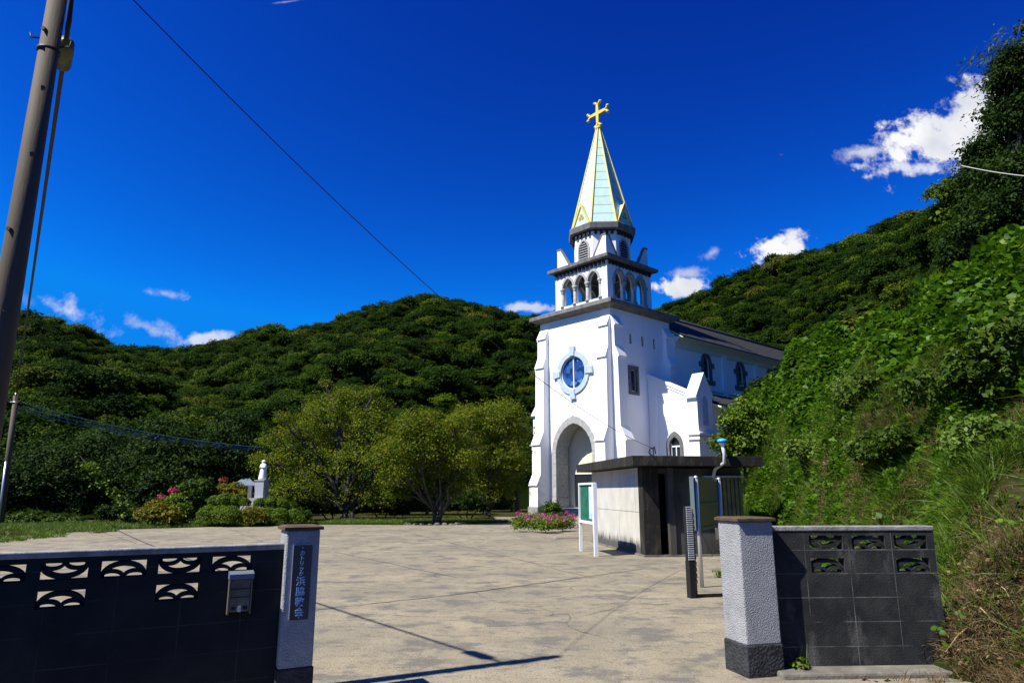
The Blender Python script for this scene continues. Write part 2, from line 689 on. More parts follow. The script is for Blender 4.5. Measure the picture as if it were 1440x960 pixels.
overlay(M_block, (.13, .125, .11), 4, .54, .74, (1, 1, .45), .75)
block_joints(M_block, (.13, .13, .125, 1))
M_blockl = mat('shaded_block', (.010, .0115, .012), .92, col2=(.020, .022, .020), scale=3.2, bump=.25, bscale=70, lo=.42, hi=.75, detail=9)  # same blocks as the right wall, shade put into a darker colour with fainter joints
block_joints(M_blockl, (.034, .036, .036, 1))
M_coping = mat('wall_coping', (.15, .145, .135), .9, col2=(.30, .29, .27), scale=9, bump=.3, bscale=60)

# courtyard concrete
M_court = mat('courtyard_concrete', (.232, .197, .133), .92, col2=(.300, .257, .176), scale=2.2, bump=.5, bscale=50, detail=12, lo=.35, hi=.65)
overlay(M_court, (.170, .150, .112), .35, .42, .62, (1, 1, 1), .75, 14)
overlay(M_court, (.112, .105, .092), 1.6, .51, .60, (1, 1.15, 1), .8, 15)
overlay(M_court, (.120, .110, .090), 6, .54, .64, (1, 1.1, 1), .65, 13)
overlay(M_court, (.37, .325, .23), 9, .60, .74, (1, 1, 1), .5, 12)
overlay(M_court, (.075, .07, .06), 42, .53, .64, (1, 1, 1), .6, 6)
M_road = mat('asphalt_road', (.045, .045, .047), .9, var=.3, scale=30, bump=.3, bscale=120)
M_joint = mat('pavement_joint', (.07, .06, .045), .95)
M_soil = mat('soil_and_moss', (.020, .030, .007), .95, col2=(.055, .050, .018), scale=.8, bump=.4, bscale=20)
M_soil.node_tree.nodes['Principled BSDF'].inputs['Specular IOR Level'].default_value = 0.0
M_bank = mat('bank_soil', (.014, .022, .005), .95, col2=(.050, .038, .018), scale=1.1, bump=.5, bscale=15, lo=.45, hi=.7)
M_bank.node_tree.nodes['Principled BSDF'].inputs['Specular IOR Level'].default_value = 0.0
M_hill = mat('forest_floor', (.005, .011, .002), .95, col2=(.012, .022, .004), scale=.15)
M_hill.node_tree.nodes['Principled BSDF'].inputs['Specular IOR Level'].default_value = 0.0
M_footing = mat('footing_concrete', (.19, .175, .145), .95, col2=(.10, .092, .078), scale=5, bump=.35, bscale=40)

# foliage
L_forest = leafmat('forest_leaf', (.020, .046, .003), (.038, .074, .004), (.095, .145, .008), .28, .75, 'forest', .08)
L_cherry = leafmat('cherry_leaf', (.042, .080, .004), (.150, .188, .008), (.28, .21, .010), .4, .6, False, .12)
L_green = leafmat('green_leaf', (.022, .052, .004), (.060, .105, .007), (.10, .13, .012), .32, .55, False, .15)
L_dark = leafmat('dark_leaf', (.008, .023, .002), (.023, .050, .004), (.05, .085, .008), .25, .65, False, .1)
L_kudzu = leafmat('kudzu_leaf', (.025, .082, .004), (.105, .208, .009), (.22, .30, .045), .42, .5, True, .22)
L_grass = leafmat('grass_blade', (.034, .082, .005), (.115, .185, .012), (.22, .20, .05), .35, .5, True)
L_dry = leafmat('dry_grass_blade', (.085, .056, .024), (.20, .138, .060), (.34, .27, .15), .2, .7, True)
L_hedge = leafmat('hedge_leaf', (.040, .085, .004), (.120, .185, .008), (.18, .22, .015), .3, .5, False, .15)
L_yellowbush = leafmat('yellowish_leaf', (.08, .10, .006), (.19, .17, .010), (.30, .22, .02), .3, .5, False, .15)
L_pink = leafmat('pink_petal', (.36, .04, .17), (.50, .09, .27), (.58, .20, .38), .3, .5)
L_red = leafmat('red_petal', (.40, .02, .05), (.50, .04, .13), None, .3, .5)

# ------------------------------------------------------------------ terrain
TOE = ([-2, 2, 4, 5.8, 6.25, 7.0, 9, 12, 16, 20, 26, 32, 40, 60, 90], [3.2, 3.5, 3.7, 3.8, 3.5, 3.8, 4.75, 5.4, 6.15, 6.5, 7.0, 9.5, 15.0, 34, 60])
CRX = ([-2, 4, 8, 11.5, 14.5, 20, 26, 32, 40, 60, 90], [8.0, 8.5, 9.0, 9.15, 8.95, 8.8, 9.1, 11.8, 18.0, 37, 63])
CRZ = ([-2, 4, 8, 11.5, 14.5, 20, 26, 32, 40, 60, 90], [3.9, 4.4, 5.0, 5.25, 5.45, 5.15, 4.5, 4.9, 6.0, 7, 7])


def px_az(x, y):
    r = ray(x, y)
    return math.degrees(math.atan2(r.x, r.y)), r.z / math.hypot(r.x, r.y)


RIDGE_PX = [(-260, 420), (-120, 442), (45, 463), (110, 472), (190, 482), (270, 488), (330, 481), (380, 470), (450, 455), (520, 440), (570, 424), (605, 413),
            (650, 416), (690, 428), (720, 437), (770, 440), (840, 440), (925, 426), (985, 405), (1050, 373), (1120, 350), (1200, 324), (1260, 302), (1320, 283),
            (1400, 255), (1500, 215), (1700, 140)]
_az = np.array([px_az(*p)[0] for p in RIDGE_PX])
_te = np.array([px_az(*p)[1] for p in RIDGE_PX])


def ridge(az):
    e = np.interp(az, _az, _te)
    Rr = np.interp(az, [-70, -20, 0, 12, 30, 60], [170, 165, 165, 150, 125, 110])
    Fr = np.interp(az, [-70, -35, -12, 2, 20, 26, 34, 45, 70], [50, 50, 52, 66, 84, 74, 44, 30, 26])
    base = np.interp(az, [20, 26, 34, 45], [0, 2.0, 6.0, 6.5])
    return e, Rr, Fr, base


def hill_z(x, y):
    az = np.degrees(np.arctan2(x, np.maximum(y, 1e-3)))
    r = np.hypot(x, y)
    e, Rr, Fr, base = ridge(az)
    top = e * Rr + EYE - 2.9
    t = np.clip((r - Fr) / (Rr - Fr), 0, 1.0)
    f = np.where(t < 1, t * (1.28 - .28 * t), 1)
    z = base + (top - base) * f
    over = np.clip((r - Rr) / 120, 0, 1)
    z = z - over * top * .55
    n = 2.6 * np.sin(x * .07 + 1.3) * np.cos(y * .06 + .4) + 1.7 * np.sin(x * .17 + y * .13) + .9 * np.sin(x * .31 - y * .23 + 2)
    z = z + n * np.clip((r - Fr) / 25, 0, 1) * (1 - np.clip((r - Rr + 30) / 25, 0, 1) * .85)
    return np.where(r < Fr, -1.5, z)


def bank_z(x, y):
    xt = np.interp(y, *TOE)
    xc = np.interp(y, *CRX)
    zc = np.interp(y, *CRZ)
    t = (x - xt) / (xc - xt)
    tt = np.clip(t, 0, 1)
    f = tt ** 1.15 * (1.35 - .35 * tt)
    z = zc * f + np.clip(x - xc, 0, 60) * .10
    # grassy shelf in front of the steeper vine-covered part
    sh = np.exp(-((y - 14) / 3.5) ** 2) * np.exp(-((tt - .45) / .2) ** 2)
    z = z + .55 * sh
    lump = .34 * np.sin(x * 2.3 + 1.1 * y) * np.cos(y * 1.7) + .20 * np.sin(4.1 * x - 2.6 * y + 1) + .22 * np.sin(y * .8 + x * .5) + .10 * np.sin(5.3 * x + 1.2) * np.sin(4.7 * y)
    z = z + lump * np.clip(t * 4, 0, 1)
    return np.where(t > 0, z, 0.0)


def grid_mesh(name, X, Y, Z, material):
    nu, nv = X.shape
    V = np.stack([X, Y, Z], -1).reshape(-1, 3)
    i = np.arange(nu * nv).reshape(nu, nv)
    F = np.stack([i[:-1, :-1], i[1:, :-1], i[1:, 1:], i[:-1, 1:]], -1).reshape(-1, 4)
    me = npmesh(name, V, F, None, material, True)
    return link(name, me)


g = MB()
g.add([(-600, -300, -.02), (600, -300, -.02), (600, 900, -.02), (-600, 900, -.02)], [(0, 1, 2, 3)])
tag(g.build('ground', M_soil), kind='structure')

court = [(-40, -12), (3.3, -12), (3.5, 2), (3.72, 4), (3.9, 5.5), (4.2, 6.8), (4.9, 9.2), (5.6, 12.2), (6.3, 15.9), (7.1, 19.5), (9.3, 25.5), (14.5, 39), (17, 42), (9.0, 47),
         (2.0, 52), (-1.2, 45.5), (-.9, 39), (-.2, 36.2), (-2.5, 33.6), (-5.2, 33.3), (-9.5, 33.6), (-13.2, 31.4), (-15.8, 29.6), (-17.2, 28.2), (-17.2, 20), (-40, 12)]
g = MB()
g.prism(court, (0, 0, -.30), (1, 0, 0), (0, 1, 0), (0, 0, .304))
tag(g.build('courtyard', M_court), kind='structure')

g = MB()
g.add([(-40, -14, .009), (12, -14, .009), (12, 4.9, .009), (3.6, 5.2, .009), (-1.2, 5.0, .009), (-40, -12, .009)], [(0, 1, 2, 3, 4, 5)])
tag(g.build('road', M_road), kind='structure')  # unseen asphalt before the gate, added to cut bounce on walls and posts

# joints between the concrete bays
g = MB()


def strip(p, q, w=.012, z=.008):
    p, q = Vector((p[0], p[1], z)), Vector((q[0], q[1], z))
    d = (q - p).normalized()
    s = Vector((-d.y, d.x, 0)) * w
    g.add([p - s, q - s, q + s, p + s], [(0, 1, 2, 3)])


for (x0, y0), (x1, y1) in [((443, 858), (640, 836)), ((640, 836), (812, 813)), ((443, 770), (730, 748)), ((130, 744), (192, 764)), ((310, 738), (368, 762)), ((470, 776), (640, 812)), ((640, 836), (905, 800)),
                           ((560, 745), (830, 812))]:
    p, q = atZ(x0, y0), atZ(x1, y1)
    n = 14
    last = p
    for k in range(1, n + 1):
        c = p.lerp(q, k / n) + Vector((random.uniform(-.03, .03), random.uniform(-.02, .02), 0))
        strip(last, c, random.uniform(.006, .016))
        last = c
for k in range(26):
    p = Vector((random.uniform(-8, 4), random.uniform(6.5, 28), 0))
    a_ = random.uniform(0, 6.28)
    for q in range(random.randint(6, 16)):
        a_ += random.uniform(-.5, .5)
        q2 = p + Vector((math.cos(a_), math.sin(a_), 0)) * random.uniform(.12, .3)
        strip(p, q2, random.uniform(.002, .005))
        p = q2
tag(g.build('pavement_joints', M_joint), kind='structure')

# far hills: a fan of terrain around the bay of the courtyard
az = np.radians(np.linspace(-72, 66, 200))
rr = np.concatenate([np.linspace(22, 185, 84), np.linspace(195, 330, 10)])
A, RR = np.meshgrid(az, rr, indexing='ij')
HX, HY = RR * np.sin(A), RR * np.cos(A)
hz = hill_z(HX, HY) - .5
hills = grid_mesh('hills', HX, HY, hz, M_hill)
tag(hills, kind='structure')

# near bank
yy = np.concatenate([np.linspace(-2, 30, 150), np.linspace(31, 90, 40)])
tt = np.concatenate([[0, .004], np.linspace(.02, 1, 50), np.linspace(1.1, 9, 24)])
T, YY = np.meshgrid(tt, yy, indexing='ij')
BX = np.interp(YY, *TOE) + T * (np.interp(YY, *CRX) - np.interp(YY, *TOE))
BZ = bank_z(BX, YY)
BZ[0, :] = -.4
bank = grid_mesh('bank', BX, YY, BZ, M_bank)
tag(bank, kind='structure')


def ground_z(x, y):
    return np.maximum(np.maximum(hill_z(x, y), bank_z(x, y)), 0)


# ------------------------------------------------------------------ scattering
def scatter(name, P, rot, scl, protos, idx, label_kind='stuff'):
    me = bpy.data.meshes.new(name)
    n = len(P)
    me.vertices.add(n)
    me.vertices.foreach_set('co', np.ascontiguousarray(P, dtype=np.float32).ravel())
    a = me.attributes.new('rot', 'FLOAT_VECTOR', 'POINT')
    a.data.foreach_set('vector', np.ascontiguousarray(rot, dtype=np.float32).ravel())
    a = me.attributes.new('scl', 'FLOAT_VECTOR', 'POINT')
    a.data.foreach_set('vector', np.ascontiguousarray(scl, dtype=np.float32).ravel())
    a = me.attributes.new('pick', 'INT', 'POINT')
    a.data.foreach_set('value', np.ascontiguousarray(idx, dtype=np.int32))
    o = link(name, me)
    c = bpy.data.collections.new(name + '_kinds')
    for k, pm in enumerate(protos):
        po = bpy.data.objects.new('%s_%02d' % (name, k), pm)
        c.objects.link(po)
    nt = bpy.data.node_groups.new(name + '_scatter', 'GeometryNodeTree')
    nt.interface.new_socket('Geometry', in_out='INPUT', socket_type='NodeSocketGeometry')
    nt.interface.new_socket('Geometry', in_out='OUTPUT', socket_type='NodeSocketGeometry')
    gi, go = nt.nodes.new('NodeGroupInput'), nt.nodes.new('NodeGroupOutput')
    ci = nt.nodes.new('GeometryNodeCollectionInfo')
    ci.inputs['Collection'].default_value = c
    ci.inputs['Separate Children'].default_value = True
    ci.inputs['Reset Children'].default_value = True
    ip = nt.nodes.new('GeometryNodeInstanceOnPoints')
    ip.inputs['Pick Instance'].default_value = True

    def named(nm, ty):
        q = nt.nodes.new('GeometryNodeInputNamedAttribute')
        q.data_type = ty
        q.inputs[0].default_value = nm
        return q.outputs[0]
    er = nt.nodes.new('FunctionNodeEulerToRotation')
    nt.links.new(named('rot', 'FLOAT_VECTOR'), er.inputs[0])
    nt.links.new(gi.outputs[0], ip.inputs['Points'])
    nt.links.new(ci.outputs[0], ip.inputs['Instance'])
    nt.links.new(named('pick', 'INT'), ip.inputs['Instance Index'])
    nt.links.new(er.outputs[0], ip.inputs['Rotation'])
    nt.links.new(named('scl', 'FLOAT_VECTOR'), ip.inputs['Scale'])
    nt.links.new(ip.outputs[0], go.inputs[0])
    md = o.modifiers.new('scatter', 'NODES')
    md.node_group = nt
    tag(o, kind=label_kind)
    return o


# forest crowns on the hills
def crown_proto(k):
    rng = np.random.default_rng(100 + k)
    blobs = []
    for j in range(rng.integers(10, 16)):
        d = unit(rng.normal(0, 1, 3))
        d[2] = abs(d[2]) * .9 - .15
        rad = rng.uniform(.24, .42)
        blobs.append((d * np.array([.80, .80, .50]), rad))
    blobs.append((np.array([0, 0, 0.0]), .6))
    V, F, t = crown_arrays(blobs, rng, 620, 7, .10, .06, .75, .75)
    V2, F2, t2 = crown_arrays([(np.array([0, 0, -.55]), .55)], rng, 40, 6, .2, .1, .8, .6)
    V = np.vstack([V, V2])
    F = np.vstack([F, F2 + len(t)])
    t = np.concatenate([t, t2])
    # a crown darkens by its own shading only; the tint is leaf age and kind
    return npmesh('crown_%d' % k, V, F, t, L_forest)


protos = [crown_proto(k) for k in range(5)]
rng = np.random.default_rng(3)
n = 170000
ax = np.radians(rng.uniform(-46, 46, n))
rad = np.sqrt(rng.uniform(28 ** 2, 190 ** 2, n))
x, y = rad * np.sin(ax), rad * np.cos(ax)
e, Rr, Fr, base = ridge(np.degrees(ax))
bt = (x - np.interp(y, *TOE)) / (np.interp(y, *CRX) - np.interp(y, *TOE))
ok = ((rad > Fr + 3) | ((bt > 1.5) & (y > 24))) & (rad < Rr + 14)
x, y, rad = x[ok], y[ok], rad[ok]
# thin out by a cell grid so crowns keep their distance
cell = {}
keep = []
for i in range(len(x)):
    s = 1.3 if rad[i] < 85 else 1.65
    key = (int(x[i] // s), int(y[i] // s))
    if key in cell:
        continue
    cell[key] = 1
    keep.append(i)
x, y = x[keep], y[keep]
# nothing inside the church
u_ = (x - 6.67) * .669 + (y - 44.97) * -.743
v_ = (x - 6.67) * .743 + (y - 44.97) * .669
ok = ~((u_ > -14) & (u_ < 8) & (v_ > -4) & (v_ < 36))
x, y = x[ok], y[ok]
z = np.maximum(hill_z(x, y), bank_z(x, y))
n = len(x)
s = np.clip(rng.lognormal(.22, .30, n), .7, 2.6)
scl = np.stack([s * rng.uniform(.9, 1.25, n), s * rng.uniform(.9, 1.25, n), s * rng.uniform(.85, 1.2, n)], -1)
rot = np.stack([rng.normal(0, .1, n), rng.normal(0, .1, n), rng.uniform(0, 6.28, n)], -1)
forest = scatter('hillside_forest', np.stack([x, y, z + s * .45], -1), rot, scl, protos, rng.integers(0, 5, n))
tag(forest, 'dense evergreen forest covering the hills behind the church', 'forest')
print('forest crowns', n)


# kudzu, grass and dry grass on the bank
def kudzu_proto(k):
    rng = np.random.default_rng(200 + k)
    V, F, t = [], [], []
    for j, a in enumerate((-1.25, 0, 1.25)):
        a = a + rng.normal(0, .15)
        d = np.array([math.cos(a), math.sin(a), rng.uniform(-.35, .05)])
        d /= np.linalg.norm(d)
        sd = np.array([-math.sin(a), math.cos(a), 0])
        up = np.cross(d, sd)
        L = .105 * rng.uniform(.85, 1.15)
        b0 = d * .03
        out = [(0, 0, 0), (.25, .42, .10), (.6, .40, .08), (1, 0, -.08), (.6, -.40, .08), (.25, -.42, .10)]
        base = len(V)
        for (p, q, r) in out:
            V.append(b0 + d * p * L + sd * q * L * 1.05 + up * r * L)
        F.append((base, base + 1, base + 2, base + 3))
        F.append((base, base + 3, base + 4, base + 5))
        t += [rng.random()] * 6
    return npmesh('kudzu_%d' % k, np.array(V), np.array(F), np.array(t), L_kudzu)


def tuft_proto(k, material, blades, h, lean, w=.006):
    rng = np.random.default_rng(300 + k)
    V, F, t = [], [], []
    for j in range(blades):
        a = rng.uniform(0, 6.28)
        ln = h * rng.uniform(.5, 1.15)
        le = lean * rng.uniform(.3, 1.3)
        d = np.array([math.cos(a), math.sin(a), 0])
        sd = np.array([-math.sin(a), math.cos(a), 0]) * w * rng.uniform(.7, 1.4)
        p0 = d * rng.uniform(0, .05) + np.array([rng.normal(0, .03), rng.normal(0, .03), 0])
        base = len(V)
        m = 4
        for q in range(m):
            f = q / (m - 1)
            c = p0 + d * ln * le * f ** 1.7 + np.array([0, 0, ln * (f - .32 * le * f ** 2.2)])
            wv = sd * (1 - f * .85)
            V += [c - wv, c + wv]
        for q in range(m - 1):
            F.append((base + 2 * q, base + 2 * q + 1, base + 2 * q + 3, base + 2 * q + 2))
        t += [rng.random()] * (2 * m)
    return npmesh('tuft_%d' % k, np.array(V), np.array(F), np.array(t), material)


def bank_points(n, rng, y0, y1, t0, t1):
    y = rng.uniform(y0, y1, n)
    t = rng.uniform(t0, t1, n)
    xt, xc = np.interp(y, *TOE), np.interp(y, *CRX)
    x = xt + t * (xc - xt)
    return x, y, t


def fbm(x, y, s, ph=0.0):
    return (np.sin(x * s + 1.7 * ph) * np.cos(y * s * 1.1 + ph) + .6 * np.sin(x * s * 2.1 + y * s * 1.7 + ph * 2) +
            .4 * np.cos(x * s * 3.7 - y * s * 3.1 + ph * 3)) / 2


rng = np.random.default_rng(11)
x, y, t = bank_points(190000, rng, 4.5, 30, .02, 1.8)
patch = fbm(x, y, 1.15, .6)
hole = fbm(x, y, 3.1, 4.0)
upper = t > .60 + .10 * np.sin(y * 1.3)
dens = np.where(upper, np.where(hole > -.42, .85, .10), np.where(patch > -.15, np.where(hole > -.30, .85, .08), .10))
dens = np.where((y < 8.0) & (t < .5), dens * .10, dens)
dens = np.where((x < np.interp(y, *TOE) + .8) & (y > 8), dens * .6, dens)
dens = np.where((np.abs(y - 13.5) < 2.5) & (t > .48) & (t < .64), dens * .2, dens)
ok = rng.random(len(x)) < dens * np.clip(y / 14 + .25, .3, .9)
x, y, t, upper = x[ok], y[ok], t[ok], upper[ok]
near_ = np.where(y < 8.5, .6, 1.0)
n = len(x)
mound = np.clip(fbm(x, y, 2.6, 2.0) + .5, 0, 1.3)
z = bank_z(x, y) + rng.random(n) ** .7 * (.10 + .50 * mound) * np.where(upper, 1, .55)
s = rng.uniform(.8, 1.5, n) * np.where(upper, 1.12, rng.uniform(.35, .75, n)) * near_
rot = np.stack([rng.normal(.25, .45, n), rng.normal(-.5, .5, n), rng.uniform(0, 6.28, n)], -1)
kz = scatter('kudzu', np.stack([x, y, z], -1), rot, np.repeat(s[:, None], 3, 1), [kudzu_proto(k) for k in range(6)], rng.integers(0, 6, n))
tag(kz, 'broad leaved green vines smothering the steep bank on the right', 'vines')
print('kudzu', n)

tufts = [tuft_proto(k, L_grass, 26, .15, 1.2, .005) for k in range(4)] + [tuft_proto(k + 4, L_grass, 16, .34, 1.15, .006) for k in range(3)]
x, y, t = bank_points(34000, rng, 4.4, 27, .05, 1.0)
patch = fbm(x, y, 1.15, .6)
shelf = (np.abs(y - 13.5) < 2.6) & (t > .44) & (t < .66)
dens = np.where(patch < -.05, .9, .28)
dens = np.where(t > .62, .03, dens)
dens = np.where(shelf, .8, dens)
dens = np.where((y < 7.4) & (t < .55), .14, dens)
dens = np.where((y > 7.3) & (y < 10) & (t < .45), 1.0, dens)
ok = rng.random(len(x)) < dens
x, y, t = x[ok], y[ok], t[ok]
n = len(x)
s = rng.uniform(.6, 1.25, n)
rot = np.stack([rng.normal(0, .35, n), rng.normal(-.45, .35, n), rng.uniform(0, 6.28, n)], -1)
gr = scatter('bank_grass', np.stack([x, y, bank_z(x, y) - .02], -1), rot, np.repeat(s[:, None], 3, 1), tufts, np.where((rng.random(n) < np.where(y < 9.5, .55, .10)), rng.integers(4, 7, n), rng.integers(0, 4, n)))
tag(gr, 'long green grass growing on the lower bank', 'grass')
print('grass', n)

dry = [tuft_proto(k + 20, L_dry, 14, .11, 1.6, .003) for k in range(4)]
rng = np.random.default_rng(31)
for k in range(2):
    P_ = rng.normal(0, .06, (9, 3)) * np.array([1, 1, .12])
    V_, F_, t_ = leaf_arrays(P_, np.array([[0, 0, 1.0]]) * np.ones((9, 1)), rng.uniform(.03, .07, 9), rng, .5, .5)
    dry.append(npmesh('litter_%d' % k, V_, F_, t_, L_dry))
x, y, t = bank_points(70000, rng, 4.0, 16, -.15, .60)
ok = (rng.random(len(x)) < np.where(y < 6.55, 1, np.where(y < 7.6, .22, np.where(fbm(x, y, 3.1, 4.0) < -.28, .5, .02))) * np.where(t < 0, .35, 1) * np.where((t > .20) & (y < 8.2), .3, 1)) & ~((y > 6.0) & (y < 6.5) & (x < 3.70))
ok &= ~((x < 3.72) & (y > 5.35) & (y < 5.98))
x, y, t = x[ok], y[ok], t[ok]
n = len(x)
s = rng.uniform(.5, 1.1, n)
rot = np.stack([rng.normal(0, .5, n), rng.normal(0, .5, n), rng.uniform(0, 6.28, n)], -1)
dg = scatter('dry_grass', np.stack([x, y, bank_z(x, y) + .004], -1), rot, np.repeat(s[:, None], 3, 1), dry, rng.choice(6, n, p=[.19, .19, .19, .19, .12, .12]))
tag(dg, 'cut dry brown grass lying beside the right wall', 'dry grass')

# short grass: strip along the far edge of the courtyard and the weedy corner on the left
lawn = [tuft_proto(k + 40, L_grass, 14, .13, .6, .006) for k in range(4)]
P = []
edge = [(-.2, 36.6), (-2.5, 34.2), (-5.2, 33.9), (-9.5, 34.2), (-13.2, 32.0), (-15.8, 30.2), (-17.3, 29), (-24, 26)]
for i in range(len(edge) - 1):
    p, q = np.array(edge[i]), np.array(edge[i + 1])
    m = int(np.linalg.norm(q - p) * 480)
    f = rng.random((m, 1))
    nrm = np.array([-(q - p)[1], (q - p)[0]])
    nrm = nrm * np.sign(nrm[1]) / np.linalg.norm(nrm)
    P.append(p + (q - p) * f + nrm * (rng.random((m, 1)) ** 1.3 * 7 - .35))
P.append(np.stack([rng.uniform(-22, -15.5, 2600), rng.uniform(20, 28, 2600)], -1))
P = np.vstack(P)
inside = fbm(P[:, 0], P[:, 1], .9, .3) > -.15
P = P[(P[:, 1] > 28.4) | inside]
n = len(P)
rot = np.stack([rng.normal(0, .2, n), rng.normal(0, .2, n), rng.uniform(0, 6.28, n)], -1)
lw = scatter('lawn', np.column_stack([P, np.zeros(n)]), rot, np.repeat(rng.uniform(.6, 1.6, n)[:, None], 3, 1), lawn, rng.integers(0, 4, n))
tag(lw, 'short green weeds along the far edge of the courtyard', 'grass')


# ================================================================== the church
def arch_pts(cx, half, zs, za, n=10):
    """upper curve of a pointed arch from right spring to left spring"""
    h = za - zs
    Rr = (half * half + h * h) / (2 * half)
    a_end = math.atan2(h, Rr - half) if Rr > half else math.pi / 2
    out = []
    for i in range(n + 1):
        a = math.asin(min(1, h / Rr)) * i / n
        out.append((cx + half - Rr + Rr * math.cos(a), zs + Rr * math.sin(a)))
    left = [(2 * cx - x, z) for x, z in out[:-1]]
    return out + left[::-1]


def arch_poly(cx, half, zb, zs, za, n=10):
    return [(cx + half, zb)] + arch_pts(cx, half, zs, za, n) + [(cx - half, zb)]


def arch_ring(mb, cx, hi, ho, zb, zs, zai, zao, o, ux, ext, gap=0.0, njamb=0, n=10):
    """arch band between an inner and an outer pointed arch, as blocks"""
    pi_ = [(cx + hi, zs)] + arch_pts(cx, hi, zs, zai, n)[1:-1] + [(cx - hi, zs)]
    po_ = [(cx + ho, zs)] + arch_pts(cx, ho, zs, zao, n)[1:-1] + [(cx - ho, zs)]
    if njamb:
        zz = [zb + (zs - zb) * k / njamb for k in range(njamb)]
        pi_ = [(cx + hi, z) for z in zz] + pi_ + [(cx - hi, z) for z in reversed(zz)]
        po_ = [(cx + ho, z) for z in zz] + po_ + [(cx - ho, z) for z in reversed(zz)]
    o, ux, ext = Vector(o), Vector(ux), Vector(ext)
    uz = Vector((0, 0, 1))
    for i in range(len(pi_) - 1):
        q = [Vector((p[0], p[1], 0)) for p in (pi_[i], po_[i], po_[i + 1], pi_[i + 1])]
        if gap:
            c = (q[0] + q[1] + q[2] + q[3]) / 4
            e1 = (q[3] - q[0])
            e1 = e1.normalized() * gap
            q = [q[0] + e1, q[1] + e1, q[2] - e1, q[3] - e1]
        a = [o + ux * p.x + uz * p.y for p in q]
        mb.hexa(a, [p + ext for p in a])
    return mb


def circle(cx, cz, r, n=40):
    return [(cx + r * math.cos(2 * math.pi * k / n), cz + r * math.sin(2 * math.pi * k / n)) for k in range(n)]


CH = thing('church', 'white concrete church with tall spired bell tower and rose window behind the courtyard', 'church', (6.67, 44.97, 0), R(-48))
S = 6.8
HC = S / 2                                            # tower axis at (-HC, HC)
ZT = 14.0
X_, Y_ = Vector((1, 0, 0)), Vector((0, 1, 0))
ARC_X = -3.6
# shaft
m = MB()
front_out = [(-S, 0), (0, 0), (0, ZT), (-S, ZT)]
m.slab(front_out, [arch_poly(ARC_X, 2.09, .02, 4.2, 6.73), circle(-3.5, 9.75, 1.25)], (0, 0, 0), X_, (0, 0, 1), Y_ * .4)
slits = [[(yc - .13, 11.58), (yc + .13, 11.58), (yc + .13, 12.33), (yc - .13, 12.33)] for yc in (2.15, 3.5, 4.87)]
bigw = [(1.72, 8.02), (2.84, 8.02), (2.84, 10.02), (1.72, 10.02)]
m.slab([(.4, 0), (S, 0), (S, ZT), (.4, ZT)], slits + [[(1.9, 8.2), (2.66, 8.2), (2.66, 9.85), (1.9, 9.85)]], (0, 0, 0), Y_, (0, 0, 1), X_ * -.4)
m.box(-S, -S + .4, .4, S, 0, ZT)
m.box(-S + .4, -.4, S - .4, S, 0, ZT)
m.build('tower_wall', M_white, CH)
m = MB()
m.box(-S + .41, -.41, 2.6, 2.7, 0.5, ZT - .2)
m.build('tower_core', M_dark, CH)

# buttresses
prof = [(-.05, .0), (1.22, .0), (1.22, 1.95), (1.30, 1.95), (1.30, 2.02), (.92, 2.75), (.92, 4.78), (1.02, 4.78), (1.02, 4.86), (.58, 5.75), (.52, 10.35), (.62, 10.35),
        (.62, 10.43), (.30, 11.15), (.28, 12.55), (.38, 12.55), (.38, 12.64), (.0, 13.35), (-.05, 13.35)]


def buttress(o, along, out, w=.86):
    o, along, out = Vector(o), Vector(along), Vector(out)
    mb = MB()
    mb.prism(prof, o, out, (0, 0, 1), along * w)
    b = mb.build('buttress', M_white, CH)
    pl = MB()
    c = o + along * (w / 2)
    e = [o - along * .06 - out * .02, o + along * (w + .06) - out * .02, o + along * (w + .06) + out * 1.30, o - along * .06 + out * 1.30]
    pl.hexa([p + Vector((0, 0, -.1)) for p in e], [p + Vector((0, 0, .52)) for p in e])
    pl.build('base', M_plinth, b)


buttress((-S, 0, 0), X_, -Y_)
buttress((-.86, 0, 0), X_, -Y_)
buttress((0, 0.02, 0), Y_, X_)
buttress((0, S - .86, 0), Y_, X_)
buttress((-S, 0.02, 0), Y_, -X_)
buttress((-S, S - .86, 0), Y_, -X_)
m = MB()
for (x0, x1, y0, y1) in ((-S + .93, ARC_X - 2.12, -.08, 0), (ARC_X + 2.12, -.93, -.08, 0), (0, .08, .95, S - .95)):
    m = MB()
    m.box(x0, x1, y0, y1, -.1, .50)
    m.build('plinth', M_plinth, CH)

# entrance arch of stone blocks, porch behind
m = MB()
arch_ring(m, ARC_X, 1.70, 2.10, .45, 4.2, 6.22, 6.74, (0, -.03, 0), X_, Y_ * 1.25, .006, 5, 6)
m.box(ARC_X + 1.66, ARC_X + 2.15, -.09, 1.24, -.05, .44)
m.box(ARC_X - 2.15, ARC_X - 1.66, -.09, 1.24, -.05, .44)
m.box(ARC_X - 2.17, ARC_X - 1.66, -.07, 1.24, .45, 1.1)
m.box(ARC_X + 1.66, ARC_X + 2.17, -.07, 1.24, .45, 1.1)
m.build('entrance_arch', M_stone, CH)
m = MB()
m.slab([(-S + .42, .45), (-.42, .45), (-.42, 7.2), (-S + .42, 7.2)], [[(-4.95, .46), (-2.25, .46), (-2.25, 2.75), (-4.95, 2.75)]], (0, 1.45, 0), X_, (0, 0, 1), Y_ * .12)
m.build('porch_wall', M_cream, CH)
m = MB()
m.box(-4.95, -3.61, 1.50, 1.54, .46, 2.75)
m.box(-3.59, -2.25, 1.50, 1.54, .46, 2.75)
m.box(-4.8, -3.75, 1.475, 1.50, 1.5, 2.6)
m.box(-3.45, -2.4, 1.475, 1.50, 1.5, 2.6)
m.build('door', M_door, CH)
m = MB()
m.box(ARC_X - 1.65, ARC_X + 1.65, -.1, 1.44, 0, .445)
